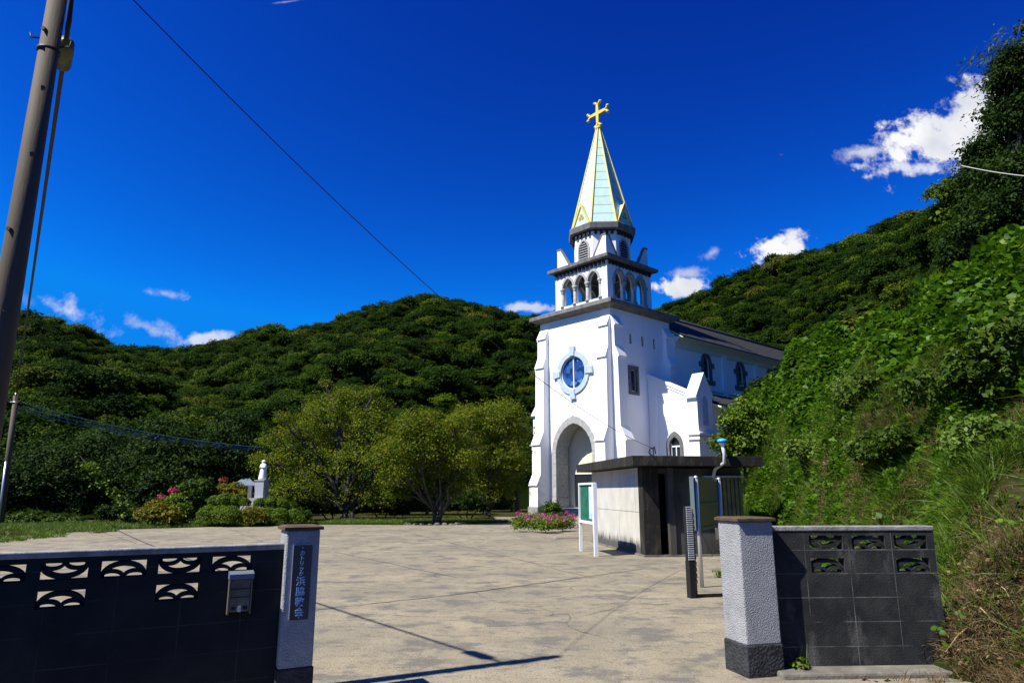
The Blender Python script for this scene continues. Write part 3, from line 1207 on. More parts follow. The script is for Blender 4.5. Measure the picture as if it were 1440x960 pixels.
m.box(ARC_X - 2.0, ARC_X + 2.0, -.5, -.1, 0, .30)
m.box(ARC_X - 2.2, ARC_X + 2.2, -.9, -.5, 0, .15)
m.build('entrance_steps', M_stone, CH)

# rose window
m = MB()
m.slab(circle(-3.5, 9.75, 1.54), [circle(-3.5, 9.75, 1.17)], (0, -.10, 0), X_, (0, 0, 1), Y_ * .32)
for a in range(4):
    d = (math.cos(a * math.pi / 2), math.sin(a * math.pi / 2))
    t = (-d[1], d[0])
    c = (-3.5, 9.75)
    q = [(c[0] + d[0] * r + t[0] * w, c[1] + d[1] * r + t[1] * w) for r, w in ((1.2, -.20), (1.88, -.25), (1.88, .25), (1.2, .20))]
    m.prism(q, (0, -.17, 0), X_, (0, 0, 1), Y_ * .16)
rose = m.build('rose_window', M_bluestone, CH)


def stained():
    mm = mat('stained_glass', (.02, .06, .22), .15, spec=.5)
    nt, nn, ll, p = nodes_of(mm)
    tc = nn.new('ShaderNodeTexCoord')
    mp = nn.new('ShaderNodeMapping')
    mp.inputs['Location'].default_value = (3.5, 0, -9.75)
    ll.new(tc.outputs['Object'], mp.inputs[0])
    vo = nn.new('ShaderNodeTexVoronoi')
    vo.inputs['Scale'].default_value = 2.6
    ll.new(mp.outputs[0], vo.inputs['Vector'])
    rp = nn.new('ShaderNodeValToRGB')
    rp.color_ramp.interpolation = 'CONSTANT'
    es = rp.color_ramp.elements
    es[0].color = (.012, .03, .11, 1)
    es[1].position = .35
    es[1].color = (.03, .10, .32, 1)
    e = es.new(.6)
    e.color = (.015, .055, .20, 1)
    e = es.new(.8)
    e.color = (.09, .20, .42, 1)
    sp = nn.new('ShaderNodeSeparateColor')
    ll.new(vo.outputs['Color'], sp.inputs[0])
    ll.new(sp.outputs[0], rp.inputs[0])
    ln = nn.new('ShaderNodeVectorMath')
    ln.operation = 'LENGTH'
    ll.new(mp.outputs[0], ln.inputs[0])
    lt = nn.new('ShaderNodeMath')
    lt.operation = 'LESS_THAN'
    ll.new(ln.outputs['Value'], lt.inputs[0])
    lt.inputs[1].default_value = .20
    mx = nn.new('ShaderNodeMix')
    mx.data_type = 'RGBA'
    ll.new(lt.outputs[0], mx.inputs[0])
    ll.new(rp.outputs[0], mx.inputs[6])
    mx.inputs[7].default_value = (.16, .09, .10, 1)
    ll.new(mx.outputs[2], p.inputs['Base Color'])
    return mm


m = MB()
m.prism(circle(-3.5, 9.75, 1.2), (0, .10, 0), X_, (0, 0, 1), Y_ * .03)
m.build('stained_glass', stained(), rose)
m = MB()
m.box(-3.545, -3.455, .03, .09, 8.6, 10.9)
m.slab(circle(-3.5, 9.75, 1.165), [circle(-3.5, 9.75, 1.10)], (0, .03, 0), X_, (0, 0, 1), Y_ * .06)
m.build('mullion', M_whitemetal, rose)

# windows on the tower side
for yc in (2.15, 3.5, 4.87):
    m = MB()
    m.box(-.14, -.11, yc - .15, yc + .15, 11.55, 12.35)
    m.build('slit_window', M_glassdark, CH)
m = MB()
m.slab(bigw, [[(1.95, 8.25), (2.61, 8.25), (2.61, 9.80), (1.95, 9.80)]], (.07, 0, 0), Y_, (0, 0, 1), X_ * -.2)
w = m.build('side_window', M_darkstone, CH)
m = MB()
m.box(-.16, -.13, 1.93, 2.63, 8.23, 9.82)
m.build('pane', M_glassdark, w)
m = MB()
m.slab([(1.955, 8.255), (2.605, 8.255), (2.605, 9.795), (1.955, 9.795)], [[(2.03, 8.33), (2.53, 8.33), (2.53, 9.72), (2.03, 9.72)]], (-.06, 0, 0), Y_, (0, 0, 1), X_ * -.06)
m.build('sash', M_alu, w)


def sq(h, z, c=HC):
    return [(-c - h, c - h, z), (-c + h, c - h, z), (-c + h, c + h, z), (-c - h, c + h, z)]


# main cornice
m = MB()
m.rings([sq(HC + .02, 13.82), sq(HC + .52, 14.02)], True)
m.build('cornice_soffit', M_soffit, CH)
m = MB()
m.rings([sq(HC + .54, 14.024), sq(HC + .58, 14.06), sq(HC + .58, 14.30), sq(HC + .50, 14.34), sq(2.62, 14.86)], True)
m.build('main_cornice', M_cornice, CH)

# belfry
BH = 2.55
BZ0, BZ1 = 14.85, 17.72
ARCS = (-1.24, 0, 1.24)
faces = [(Vector((-HC, HC - BH, 0)), X_, Y_), (Vector((-HC + BH, HC, 0)), Y_, -X_), (Vector((-HC, HC + BH, 0)), -X_, -Y_), (Vector((-HC - BH, HC, 0)), -Y_, X_)]
mw = MB()
for i, (o, a, inn) in enumerate(faces):
    L0 = -BH if i % 2 == 0 else -BH + .35
    L1 = -L0
    holes = [arch_poly(c, .53, 15.02, 16.42, 17.18, 8) for c in ARCS]
    mw.slab([(L0, BZ0), (L1, BZ0), (L1, BZ1), (L0, BZ1)], holes, o, a, (0, 0, 1), inn * .35)
    mden = MB()
    L2 = BH if i % 2 == 0 else BH - .01
    p = o - inn * .004
    mden.hexa([p - a * L2 + Vector((0, 0, 17.66)), p + a * L2 + Vector((0, 0, 17.66)), p + a * L2 + Vector((0, 0, 17.74)), p - a * L2 + Vector((0, 0, 17.74))],
              [p - inn * .10 + v for v in (-a * L2 + Vector((0, 0, 17.66)), a * L2 + Vector((0, 0, 17.66)), a * L2 + Vector((0, 0, 17.74)), -a * L2 + Vector((0, 0, 17.74)))])
    for k in range(13):
        c = (k - 6) * .385
        p = o + a * c - inn * .001
        q = [p - a * .095 + Vector((0, 0, 17.40)), p + a * .095 + Vector((0, 0, 17.40)), p + a * .095 + Vector((0, 0, 17.74)), p - a * .095 + Vector((0, 0, 17.74))]
        mden.hexa([v - inn * .004 for v in q], [v - inn * .16 for v in q])
    mden.build('corbel_band', M_corbel, CH)
mw.build('belfry_wall', M_white, CH)
lin = MB()
for i, (o, a, inn) in enumerate(faces):
    L0 = (BH - .36) if i % 2 == 0 else BH - .42
    lin.slab([(-L0, 14.96), (L0, 14.96), (L0, 17.6), (-L0, 17.6)], [arch_poly(c, .54, 15.02, 16.42, 17.19, 8) for c in ARCS], o + inn * .352, a, (0, 0, 1), inn * .03)
lin.build('belfry_lining', M_plinth, CH)
m = MB()
m.box(-HC - BH + .4, -HC + BH - .4, HC - BH + .4, HC + BH - .4, 14.87, 14.95)
m.box(-HC - .22, -HC + .22, HC - .22, HC + .22, 14.95, 17.6)
m.build('belfry_floor', M_plinth, CH)
for (o, a, inn) in faces:
    m = MB()
    for c in ARCS:
        arch_ring(m, c, .50, .66 if c == 0 else .66, 15, 16.42, 17.12, 17.33, o - inn * .06, a, inn * .30, 0, 0, 8)
    m.build('arcade', M_stone, CH)
    for c in (-1.86, -.62, .62, 1.86):
        p = o + a * c + inn * .06
        m = MB()
        m.lathe([(.19, 14.98), (.19, 15.08), (.14, 15.14), (.12, 15.2), (.115, 16.05)], (p.x, p.y, 0), 10)
        col = m.build('column', M_stone, CH)
        m = MB()
        m.lathe([(.13, 16.05), (.16, 16.08), (.125, 16.14), (.17, 16.24), (.21, 16.32), (.21, 16.43)], (p.x, p.y, 0), 10)
        m.build('capital', M_stone, col)
m = MB()
m.rings([sq(BH + .30, 17.745), sq(BH + .42, 17.80), sq(BH + .44, 18.02), sq(BH + .36, 18.06), sq(BH - .4, 18.14)], True)
m.build('belfry_cornice', M_cornice, CH)

# corner gussets on the belfry
for sx in (-1, 1):
    for sy in (-1, 1):
        c = Vector((-HC + sx * (BH - .12), HC + sy * (BH - .12), 0))
        z0, z1, ln = 18.07, 19.62, 1.25
        ax, ay = Vector((-sx, 0, 0)), Vector((0, -sy, 0))
        m = MB()
        t = .16
        m.prism([(0, z0), (ln, z0), (.32, z1), (0, z1)], c, ax, (0, 0, 1), ay * t)
        m.prism([(t + .002, z0), (ln, z0), (.32, z1 - .002), (t + .002, z1 - .002)], c, ay, (0, 0, 1), ax * t)
        gz = m.build('corner_gusset', M_white_trim, CH)
        m = MB()
        for (u, v, f) in ((ax, ay, 0.0), (ay, ax, t + .01)):
            p0 = c + u * (f - .03) - v * .04
            m.prism([(-.03 if f == 0 else 0, z1 + .003), (.33, z1 + .003), (ln + .02, z0 + .04), (ln + .12, z0 + .08), (.38, z1 + .12), (-.03 if f == 0 else 0, z1 + .12)],
                    c - v * .03 + u * f * .0 + (Vector((0, 0, .004)) if f else Vector()), u, (0, 0, 1), v * (t + .06))
        m.build('coping', M_cornice, gz)


def octo(ap, z, c=HC):
    r = ap / math.cos(math.pi / 8)
    return [(-c + r * math.cos(math.pi / 8 + k * math.pi / 4), c + r * math.sin(math.pi / 8 + k * math.pi / 4), z) for k in range(8)]


m = MB()
m.rings([octo(2.08, 18.1), octo(2.08, 20.5)], True)
m.build('drum', M_white, CH)
for k in range(4):
    an = -math.pi / 2 + k * math.pi / 2
    d = Vector((math.cos(an), math.sin(an), 0))
    t = Vector((-d.y, d.x, 0))
    o = Vector((-HC, HC, 0)) + d * 2.08
    m = MB()
    outer = arch_poly(0, .58, 18.15, 19.2, 20.03, 8)
    inner = arch_poly(0, .44, 18.16, 19.2, 19.86, 8)
    arch_ring(m, 0, .44, .58, 18.15, 19.2, 19.86, 20.03, o - d * .02, t, d * .09, 0, 3, 8)
    lw = m.build('louver_window', M_stone, CH)
    m = MB()
    m.prism(inner, o + d * .003, t, (0, 0, 1), d * .01)
    m.build('recess', M_dark, lw)
    m = MB()
    for q in range(8):
        z = 18.28 + q * .19
        hw = .42 if z < 19.25 else .42 * max(.1, 1 - ((z - 19.2) / .68) ** 1.3)
        c = [o + d * .075 - t * hw + Vector((0, 0, z)), o + d * .075 + t * hw + Vector((0, 0, z)), o + d * .02 + t * hw + Vector((0, 0, z + .07)), o + d * .02 - t * hw + Vector((0, 0, z + .07))]
        m.hexa(c, [v + Vector((0, 0, .014)) for v in c])
    m.build('louver', M_alu, lw)
# drum corbels and cornice
for k in range(8):
    an = k * math.pi / 4
    m = MB()
    d = Vector((math.cos(an), math.sin(an), 0))
    t = Vector((-d.y, d.x, 0))
    o = Vector((-HC, HC, 0)) + d * 2.08
    for q in (-1.5, -.5, .5, 1.5):
        c = o + t * q * .40
        a = [c - t * .10 + Vector((0, 0, 20.18)), c + t * .10 + Vector((0, 0, 20.18)), c + t * .10 + Vector((0, 0, 20.52)), c - t * .10 + Vector((0, 0, 20.52))]
        m.hexa([p + d * .003 for p in a], [p + d * .2 for p in a])
    a = [o - t * .85 + Vector((0, 0, 20.44)), o + t * .85 + Vector((0, 0, 20.44)), o + t * .85 + Vector((0, 0, 20.53)), o - t * .85 + Vector((0, 0, 20.53))]
    m.hexa([p + d * .002 for p in a], [p + d * .14 for p in a])
    m.build('corbel_band', M_corbel, CH)
m = MB()
m.rings([octo(2.32, 20.50), octo(2.45, 20.58), octo(2.49, 20.98), octo(2.42, 21.05), octo(1.9, 21.10)], True)
m.build('drum_cornice', M_cornice, CH)
# spire
SZ0, SZ1, A0, A1 = 21.06, 29.85, 2.27, .17
m = MB()
m.rings([octo(A0, SZ0), octo(A1, SZ1)], True)
spire = m.build('spire', M_aqua, CH)
for q in range(1, 11):
    m = MB()
    z = SZ0 + (SZ1 - SZ0) * q / 11.5
    ap = A0 + (A1 - A0) * q / 11.5
    m.rings([octo(ap + .004, z - .02), octo(ap + .012, z), octo(ap + .0, z + .02)], False)
    m.build('seam', M_seam, spire)
for k in range(8):
    a, b = Vector(octo(A0 + .01, SZ0)[k]), Vector(octo(A1 + .01, SZ1)[k])
    m = MB()
    m.tube([a, b], [.082, .06], 6, False)
    m.build('rib', M_yellow, spire)
for k in range(4):
    an = -math.pi / 2 + k * math.pi / 2
    d = Vector((math.cos(an), math.sin(an), 0))
    t = Vector((-d.y, d.x, 0))
    o = Vector((-HC, HC, 0)) + d * (A0 + .02)
    m = MB()
    m.prism([(-.84, SZ0 + .01), (.84, SZ0 + .01), (0, 22.75)], o, t, (0, 0, 1), d * -.9)
    gb = m.build('gablet', M_aqua, spire)
    m = MB()
    for sg in (-1, 1):
        m.prism([(sg * .90, SZ0 + .02), (sg * .74, SZ0 + .02), (0, 22.58), (0, 22.86)], o - d * .02, t, (0, 0, 1), d * .09)
    m.build('trim', M_yellow, gb)
    m = MB()
    for (cx, cz) in ((0, 21.86), (-.14, 21.62), (.14, 21.62)):
        m.prism(circle(cx, cz, .13, 10), o + d * .004, t, (0, 0, 1), d * .02)
    m.build('trefoil', mat('trefoil_brass', (.42, .30, .03), .5) if 'trefoil_brass' not in MATS else MATS['trefoil_brass'], gb)
m = MB()
m.lathe([(.20, 29.75), (.26, 29.85), (.30, 29.95), (.26, 30.05), (.17, 30.12)], (-HC, HC, 0), 12)
m.build('collar', M_yellow, spire)
# cross with budded arms, parallel to the front
m = MB()
cz = 31.28


def arm(dx, dz, ln):
    w0, w1 = .15, .11
    px_, pz_ = -dz, dx
    pts = [(dx * .0 + px_ * w0, cz + dz * .0 + pz_ * w0), (dx * .0 - px_ * w0, cz - pz_ * w0), (dx * (ln - .2) - px_ * w1, cz + dz * (ln - .2) - pz_ * w1), (dx * (ln - .2) + px_ * w1, cz + dz * (ln - .2) + pz_ * w1)]
    m.prism(pts, (-HC, HC - .11 + abs(dx) * .002, 0), X_, (0, 0, 1), Y_ * (.22 - abs(dx) * .004))
    for sg in (-1, 1):
        ex, ez = dx * (ln - .28), dz * (ln - .28)
        fx, fz = dx * ln + px_ * sg * .27, dz * ln + pz_ * sg * .27
        m.tube([(-HC + ex, HC, cz + ez), (-HC + (ex + fx) / 2 + dx * .05, HC, cz + (ez + fz) / 2 + dz * .05), (-HC + fx, HC, cz + fz)], [.10, .11, .12], 8)
        m.lathe([(.02, -.14), (.13, -.07), (.15, 0), (.13, .07), (.02, .14)], (-HC + fx, HC, cz + fz), 8)


arm(1, 0, 1.02)
arm(-1, 0, 1.02)
arm(0, 1, .98)
arm(0, -1, 1.1)
m.build('cross', M_yellow, CH)

# nave
NX, NY0, NY1, NZ = .3, S, 34.0, 13.0
m = MB()
wins = (11.0, 16.05, 21.1, 26.2, 31.2)
m.slab([(NY0, 0), (NY1, 0), (NY1, NZ), (NY0, NZ)], [arch_poly(yc, .48, 10.1, 11.35, 11.85, 8) for yc in wins], (NX, 0, 0), Y_, (0, 0, 1), X_ * -.35)
m.box(-S - NX, -S - NX + .35, NY0, NY1, 0, NZ)
m.prism([(-S - NX + .36, 0), (NX - .36, 0), (NX - .36, NZ), (-HC, 15.4), (-S - NX + .36, NZ)], (0, NY1 - .4, 0), X_, (0, 0, 1), Y_ * .39)
m.prism([(-S - NX + .36, 0), (NX - .36, 0), (NX - .36, NZ), (-HC, 15.4), (-S - NX + .36, NZ)], (0, NY0 + .02, 0), X_, (0, 0, 1), Y_ * .3)
m.build('nave_wall', M_white, CH)
m = MB()
for yc in (13.5, 18.6, 23.7, 28.7):
    m.box(NX, NX + .14, yc - .3, yc + .3, 8.9, 12.25)
m.box(NX, NX + .12, NY0 + .1, NY1, 9.12, 9.35)
m.build('pilasters', M_white, CH)
m = MB()
m.prism([(0, 11.98), (.12, 12.02), (.16, 12.32), (.42, 12.5), (.55, 12.72), (0, 12.74)], (NX, NY0 + .05, 0), X_, (0, 0, 1), Y_ * (NY1 - NY0))
m.build('eave_cornice', M_eave, CH)
for yc in wins:
    m = MB()
    arch_ring(m, yc, .42, .68, 9.95, 11.35, 11.78, 12.10, (NX - .02, 0, 0), Y_, X_ * .12, 0, 3, 8)
    for sg in (-1, 1):
        m.box(NX + .002, NX + .12, yc + sg * .82 - .17, yc + sg * .82 + .17, 10.95, 11.32)
    m.box(NX + .002, NX + .14, yc - .98, yc + .98, 9.62, 9.96)
    nw = m.build('nave_window', M_darkstone, CH)
    m = MB()
    m.prism(arch_poly(yc, .5, 9.98, 11.35, 11.85, 8), (NX - .2, 0, 0), Y_, (0, 0, 1), X_ * .02)
    m.build('pane', M_glassdark, nw)
    m = MB()
    m.box(NX - .17, NX - .13, yc - .03, yc + .03, 9.98, 11.75)
    m.box(NX - .175, NX - .135, yc - .45, yc + .45, 11.1, 11.16)
    m.build('mullion', M_darkstone, nw)


def tile_roof(xe, ze, xr, zr, y0, y1, rows, pitch=.30):
    """curved roof tiles: rolls along the slope, stepped courses"""
    ny = int((y1 - y0) / pitch * 4)
    ys = np.linspace(y0, y1, ny + 1)
    prof_ = .055 * np.abs(np.sin(np.pi * (ys - y0) / pitch))
    V, F = [], []
    nrow = 0
    for r in range(rows):
        for e in (0, 1):
            f = (r + e) / rows
            x = xe + (xr - xe) * f
            z = ze + (zr - ze) * f + (.045 if e == 0 else 0.0)
            V.append(np.stack([np.full(ny + 1, x), ys, z + prof_], -1))
            nrow += 1
    V.append(np.stack([np.full(ny + 1, xe), ys, np.full(ny + 1, ze - .06)], -1))
    V = [V[-1]] + V[:-1]
    nrow += 1
    V = np.vstack(V)
    i = np.arange(nrow * (ny + 1)).reshape(nrow, ny + 1)
    F = np.stack([i[:-1, :-1], i[:-1, 1:], i[1:, 1:], i[1:, :-1]], -1).reshape(-1, 4)
    return V, F


V1, F1 = tile_roof(1.14, 12.70, -HC, 15.55, NY0 + .02, NY1 + .3, 18)
V2, F2 = tile_roof(-S - 1.14, 12.70, -HC, 15.55, NY0 + .02, NY1 + .3, 18)
me = npmesh('nave_roof', np.vstack([V1, V2]), np.vstack([F1, F2 + len(V1)]), None, M_tile)
nr = link('nave_roof', me, CH)
m = MB()
m.prism([(1.12, 12.63), (-HC, 15.44), (-S - 1.12, 12.63), (-S - 1.12, 12.57), (-HC, 15.34), (1.12, 12.57)], (0, NY0 + .03, 0), X_, (0, 0, 1), Y_ * (NY1 - NY0 + .2))
m.build('roof_deck', M_eave, nr)
m = MB()
m.tube([(-HC, NY0 + .02, 15.68), (-HC, NY1 + .3, 15.68)], .17, 8)
m.box(-HC - .13, -HC + .13, NY0 + .02, NY1 + .3, 15.42, 15.62)
m.build('ridge', mat('ridge_tile', (.06, .06, .07), .5, spec=.5), nr)

# side aisles: front wall with sloping coping, end pier with little roof, lean-to roof
for sg in (1, -1):
    def fx(v):
        return v if sg == 1 else -S - v
    AY = 3.85
    pts = [(.02, 0), (3.6, 0), (3.6, 7.75), (.02, 9.45)]
    wpoly = arch_poly(2.03, .50, 3.0, 4.55, 5.28, 8)
    m = MB()
    m.slab([(fx(p[0]), p[1]) for p in pts], [[(fx(p[0]), p[1]) for p in wpoly]], (0, AY, 0), X_, (0, 0, 1), Y_ * .4)
    x0, x1 = sorted((fx(4.1), fx(3.75)))
    m.box(x0, x1, AY + .5, NY1, 0, 7.25)
    x0, x1 = sorted((fx(.55), fx(.75)))
    m.box(x0, x1, AY - .10, AY, 0, 9.0)
    m.build('aisle_wall', M_white, CH)
    m = MB()
    m.prism([(fx(.02), 9.45), (fx(3.5), 7.80), (fx(3.5), 8.02), (fx(.02), 9.67)], (0, AY - .12, 0), X_, (0, 0, 1), Y_ * .62)
    m.prism([(fx(.021), 9.25), (fx(3.5), 7.60), (fx(3.5), 7.798), (fx(.021), 9.448)], (0, AY - .06, 0), X_, (0, 0, 1), Y_ * .06)
    m.build('sloped_coping', M_white_trim, CH)
    x0, x1 = sorted((fx(3.5), fx(4.27)))
    m = MB()
    m.box(x0, x1, AY - .55, AY + 1.25, 0, 7.72)
    m.prism([(AY - .55, 7.722), (AY + 1.25, 7.722), (AY + .35, 9.1)], (x0, 0, 0), Y_, (0, 0, 1), X_ * (x1 - x0))
    pier = m.build('pier', M_white, CH)
    m = MB()
    for (za, zb, o_) in ((4.82, 4.98, .12), (5.12, 5.22, .2), (5.222, 5.42, .1)):
        m.rings([[(x0 - o_, AY - .55 - o_, za), (x1 + o_, AY - .55 - o_, za), (x1 + o_, AY + 1.25 + o_, za), (x0 - o_, AY + 1.25 + o_, za)],
                 [(x0 - (o_ if za < 5.2 else .001), AY - .55 - (o_ if za < 5.2 else .001), zb), (x1 + (o_ if za < 5.2 else .001), AY - .55 - (o_ if za < 5.2 else .001), zb),
                  (x1 + (o_ if za < 5.2 else .001), AY + 1.25 + (o_ if za < 5.2 else .001), zb), (x0 - (o_ if za < 5.2 else .001), AY + 1.25 + (o_ if za < 5.2 else .001), zb)]], True)
    m.build('string_course', M_white_trim, pier)
    m = MB()
    for sd in (-1, 1):
        yb = AY + .35 + sd * 1.08
        a = [(x0 - .06, yb, 7.60), (x1 + .06, yb, 7.60), (x1 + .06, AY + .35, 9.26), (x0 - .06, AY + .35, 9.26)]
        m.hexa(a, [(p[0], p[1] - (0 if False else 0), p[2] - .11) for p in a])
        for q in (1, 2, 3):
            f = q / 4
            c = Vector((x0, yb + (AY + .35 - yb) * f, 7.60 + 1.66 * f))
            m.box(x0 - .065, x1 + .065, c.y - .012, c.y + .012, c.z - .02, c.z + .022)
    m.build('pier_cap', M_aqua, pier)
    m = MB()
    xo = fx(4.272)
    m.prism(arch_poly(AY + .35, .33, 5.75, 7.2, 7.7, 8), (xo, 0, 0), Y_, (0, 0, 1), X_ * (.012 * sg))
    m.build('niche', M_bluestone, pier)
    m = MB()
    if sg == 1:
        arch_ring(m, 2.03, .42, .66, 3.0, 4.55, 5.12, 5.50, (0, AY - .06, 0), X_, Y_ * .2, 0, 3, 8)
    else:
        arch_ring(m, fx(2.03), .42, .66, 3.0, 4.55, 5.12, 5.50, (0, AY - .06, 0), X_, Y_ * .2, 0, 3, 8)
    aw = m.build('aisle_window', M_darkstone, CH)
    m = MB()
    m.prism([(fx(p[0]), p[1]) for p in arch_poly(2.03, .5, 3.0, 4.55, 5.25, 8)], (0, AY + .2, 0), X_, (0, 0, 1), Y_ * .02)
    m.build('pane', M_glassdark, aw)
    m = MB()
    c = fx(2.03)
    for xx in (c - .38, c, c + .38):
        m.box(xx - .035, xx + .035, AY + .13, AY + .19, 3.0, 4.72 if xx != c else 4.5)
    m.box(c - .41, c + .41, AY + .125, AY + .185, 4.46, 4.56)
    m.build('sash', M_whitemetal, aw)
    V1, F1 = tile_roof(fx(4.95), 7.15, fx(.33), 8.85, AY + 1.3, NY1, 12)
    ar = link('aisle_roof', npmesh('aisle_roof', V1, F1, None, M_tile), CH)
    m = MB()
    m.prism([(fx(4.9), 7.04), (fx(.33), 8.76), (fx(.33), 8.66), (fx(4.9), 6.94)], (0, AY + 1.3, 0), X_, (0, 0, 1), Y_ * (NY1 - AY - 1.3))
    m.build('roof_deck', M_eave, ar)

# ================================================================== shed
SH = thing('shed', 'low flat roofed concrete shed with dark stained walls in front of the church', 'shed', (3.17, 16.93, 0), R(8))
M_shed = mat('shed_plaster', (.45, .43, .385), .9, col2=(.54, .52, .47), scale=2, bump=.15, bscale=50)
overlay(M_shed, (.17, .16, .145), 2.4, .60, .82, (1, 1, .22), .8)
stain_low(M_shed, (.045, .043, .04), .0, .55, 7, .92, (1.5, 1.5, .3))
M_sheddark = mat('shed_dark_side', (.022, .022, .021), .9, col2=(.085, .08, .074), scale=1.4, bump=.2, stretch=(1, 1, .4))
M_roofedge = mat('shed_roof_edge', (.014, .0135, .012), .9, col2=(.060, .050, .034), scale=6, bump=.3, bscale=40, stretch=(1, 1, .3), lo=.5, hi=.75)
overlay(M_roofedge, (.20, .17, .12), 26, .60, .72, (1, 1, .3), .6)
SW, SD = 2.55, 4.9
m = MB()
m.box(0, .16, .35, SD, 0, 1.02)
m.box(0.005, .16, .35, SD, 1.035, 2.10)
m.box(.02, .15, .36, SD, 1.0, 1.04)
m.box(.1, SW, SD - .15, SD - .002, 0, 2.1)
m.box(SW - .15, SW, .16, SD - .15, 0, 2.1)
m.build('lit_wall', M_shed, SH)
m = MB()
m.box(0, .40, 0, .35, 0, 2.10)
m.build('corner_pillar', M_roofedge, SH)
m = MB()
m.box(.62, SW, .02, .16, 0, 2.08)
m.box(.40, .62, .06, .16, 1.95, 2.08)
m.box(.63, .78, -.03, .018, 0, 2.09)
m.build('side_wall', M_sheddark, SH)
m = MB()
m.box(.40, .62, .8, .85, 0, 2.0)
m.build('door', M_black, SH)
m = MB()
m.box(-.36, SW + .40, -.40, SD + .5, 2.12, 2.36)
m.build('roof', M_roofedge, SH, .012)
m = MB()
m.box(-.05, SW + .1, -.06, SD, -.05, .045)
m.build('base', M_footing, SH)
# corrugated side panel with a pale rail
m = MB()
for k in range(9):
    m.box(1.62 + k * .105, 1.62 + k * .105 + .075, -.035, .016, .75, 1.86)
dp = m.build('slatted_panel', mat('olive_slats', (.16, .155, .05), .7, col2=(.07, .075, .05), scale=3), SH)
m = MB()
m.box(1.55, 2.6, -.06, .0165, 1.862, 1.90)
m.build('rail', M_alu, dp)
# vent pipe
vx = 1.80
m = MB()
m.tube([(vx, -.05, .4), (vx, -.05, 1.60), (vx, -.06, 1.90), (vx + .02, -.13, 2.06), (vx + .10, -.50, 2.20), (vx + .10, -.52, 2.40), (vx + .08, -.50, 2.60)], .042, 10)
vp = m.build('vent_pipe', mat('grey_pipe', (.42, .43, .43), .45), SH)
m = MB()
m.lathe([(.05, 2.58), (.055, 2.62), (.085, 2.63), (.085, 2.68), (.055, 2.69)], (vx + .08, -.50, 0), 12)
m.build('collar', M_whitemetal, vp)
m = MB()
m.lathe([(.02, 2.69), (.125, 2.69), (.12, 2.73), (.085, 2.765), (.02, 2.78)], (vx + .08, -.50, 0), 14)
m.build('vent_cap', mat('blue_cap', (.05, .32, .60), .4), vp)
# service bracket on the roof
m = MB()
bx, by = .27, -.1
m.tube([(bx, by, 2.36), (bx + .005, by, 2.58), (bx + .03, by, 2.60), (bx + .06, by, 2.42)], .012, 6)
m.tube([(bx + .0, by, 2.56), (bx - .09, by - .02, 2.54), (bx - .12, by - .03, 2.46), (bx - .09, by - .03, 2.40), (bx - .04, by - .02, 2.37)], .016, 6)
m.build('service_bracket', M_cable, SH)

# ================================================================== gate posts and block walls
def gate_post(loc, rz, w, h, hb, label, plaque=False):
    P = thing('gate_post', label, 'gate post', loc, rz, 'posts of the gateway')
    k = w / 2
    m = MB()
    m.box(-k, k, -k, k, hb - .002, h)
    body = m.build('shaft', M_stucco, P, .012)
    m = MB()
    q = k + .008
    m.box(-q, q, -q, q, -.2, hb)
    m.build('base', M_stuccodark, P, .012)
    m = MB()
    q = k + .021
    m.rings([[(-q, -q, h + .001), (q, -q, h + .001), (q, q, h + .001), (-q, q, h + .001)], [(-q, -q, h + .022), (q, -q, h + .022), (q, q, h + .022), (-q, q, h + .022)],
             [(-q + .03, -q + .03, h + .034), (q - .03, -q + .03, h + .034), (q - .03, q - .03, h + .034), (-q + .03, q - .03, h + .034)]], True)
    m.build('cap', M_rust, P)
    return P, body


LP, lbody = gate_post((-1.635, 5.47, 0), R(28.5), .248, 1.222, .255, 'grey stucco gate post with inscribed plaque and rusty cap')
RP, rbody = gate_post((2.075, 6.30, 0), R(15), .335, 1.255, .255, 'rough grey stucco gate post with blank faces and black base')

# plaque with the inscription
m = MB()
m.box(-.068, .068, -.1315, -.120, .585, 1.115)
plq = m.build('plaque', mat('dark_plaque', (.035, .037, .042), .35, col2=(.06, .055, .05), scale=8, spec=.5), LP)
m = MB()
m.box(-.0682, .0682, -.1325, -.120, 1.1152, 1.118)
m.box(-.0715, -.0683, -.1325, -.120, .585, 1.118)
m.build('edging', M_alu, plq)
M_letter = mat('letter_paint', (.42, .56, .78), .5)


def letters(txt, x, z, size, step, name, parent, vertical=True):
    objs = []
    for i, ch in enumerate(txt):
        cu = bpy.data.curves.new(name, 'FONT')
        cu.body = ch
        cu.size = size
        cu.align_x = 'CENTER'
        cu.align_y = 'CENTER'
        cu.extrude = .0015
        cu.offset = size * .012
        to = bpy.data.objects.new(name, cu)
        COL.objects.link(to)
        dg = bpy.context.evaluated_depsgraph_get()
        me = bpy.data.meshes.new_from_object(to.evaluated_get(dg))
        COL.objects.unlink(to)
        bpy.data.objects.remove(to)
        me.transform(Matrix.Rotation(R(90), 4, 'X'))
        me.transform(Matrix.Translation((x, -.1335, z - i * step)))
        objs.append(me)
    bm = bmesh.new()
    for me in objs:
        bm.from_mesh(me)
    out = bpy.data.meshes.new(name)
    bm.to_mesh(out)
    bm.free()
    out.materials.append(M_letter)
    return link(name, out, parent)


letters('カトリック', -.002, 1.055, .0385, .0375, 'inscription', plq)
letters('浜脇教会', -.002, .850, .069, .0715, 'inscription', plq)
m = MB()
m.prism(circle(-.002, 1.094, .005, 8), (0, -.1335, 0), X_, (0, 0, 1), Y_ * .003)
m.build('screw', M_letter, plq)
m = MB()
m.prism(circle(-.002, .600, .005, 8), (0, -.1335, 0), X_, (0, 0, 1), Y_ * .003)
m.build('screw', M_letter, plq)


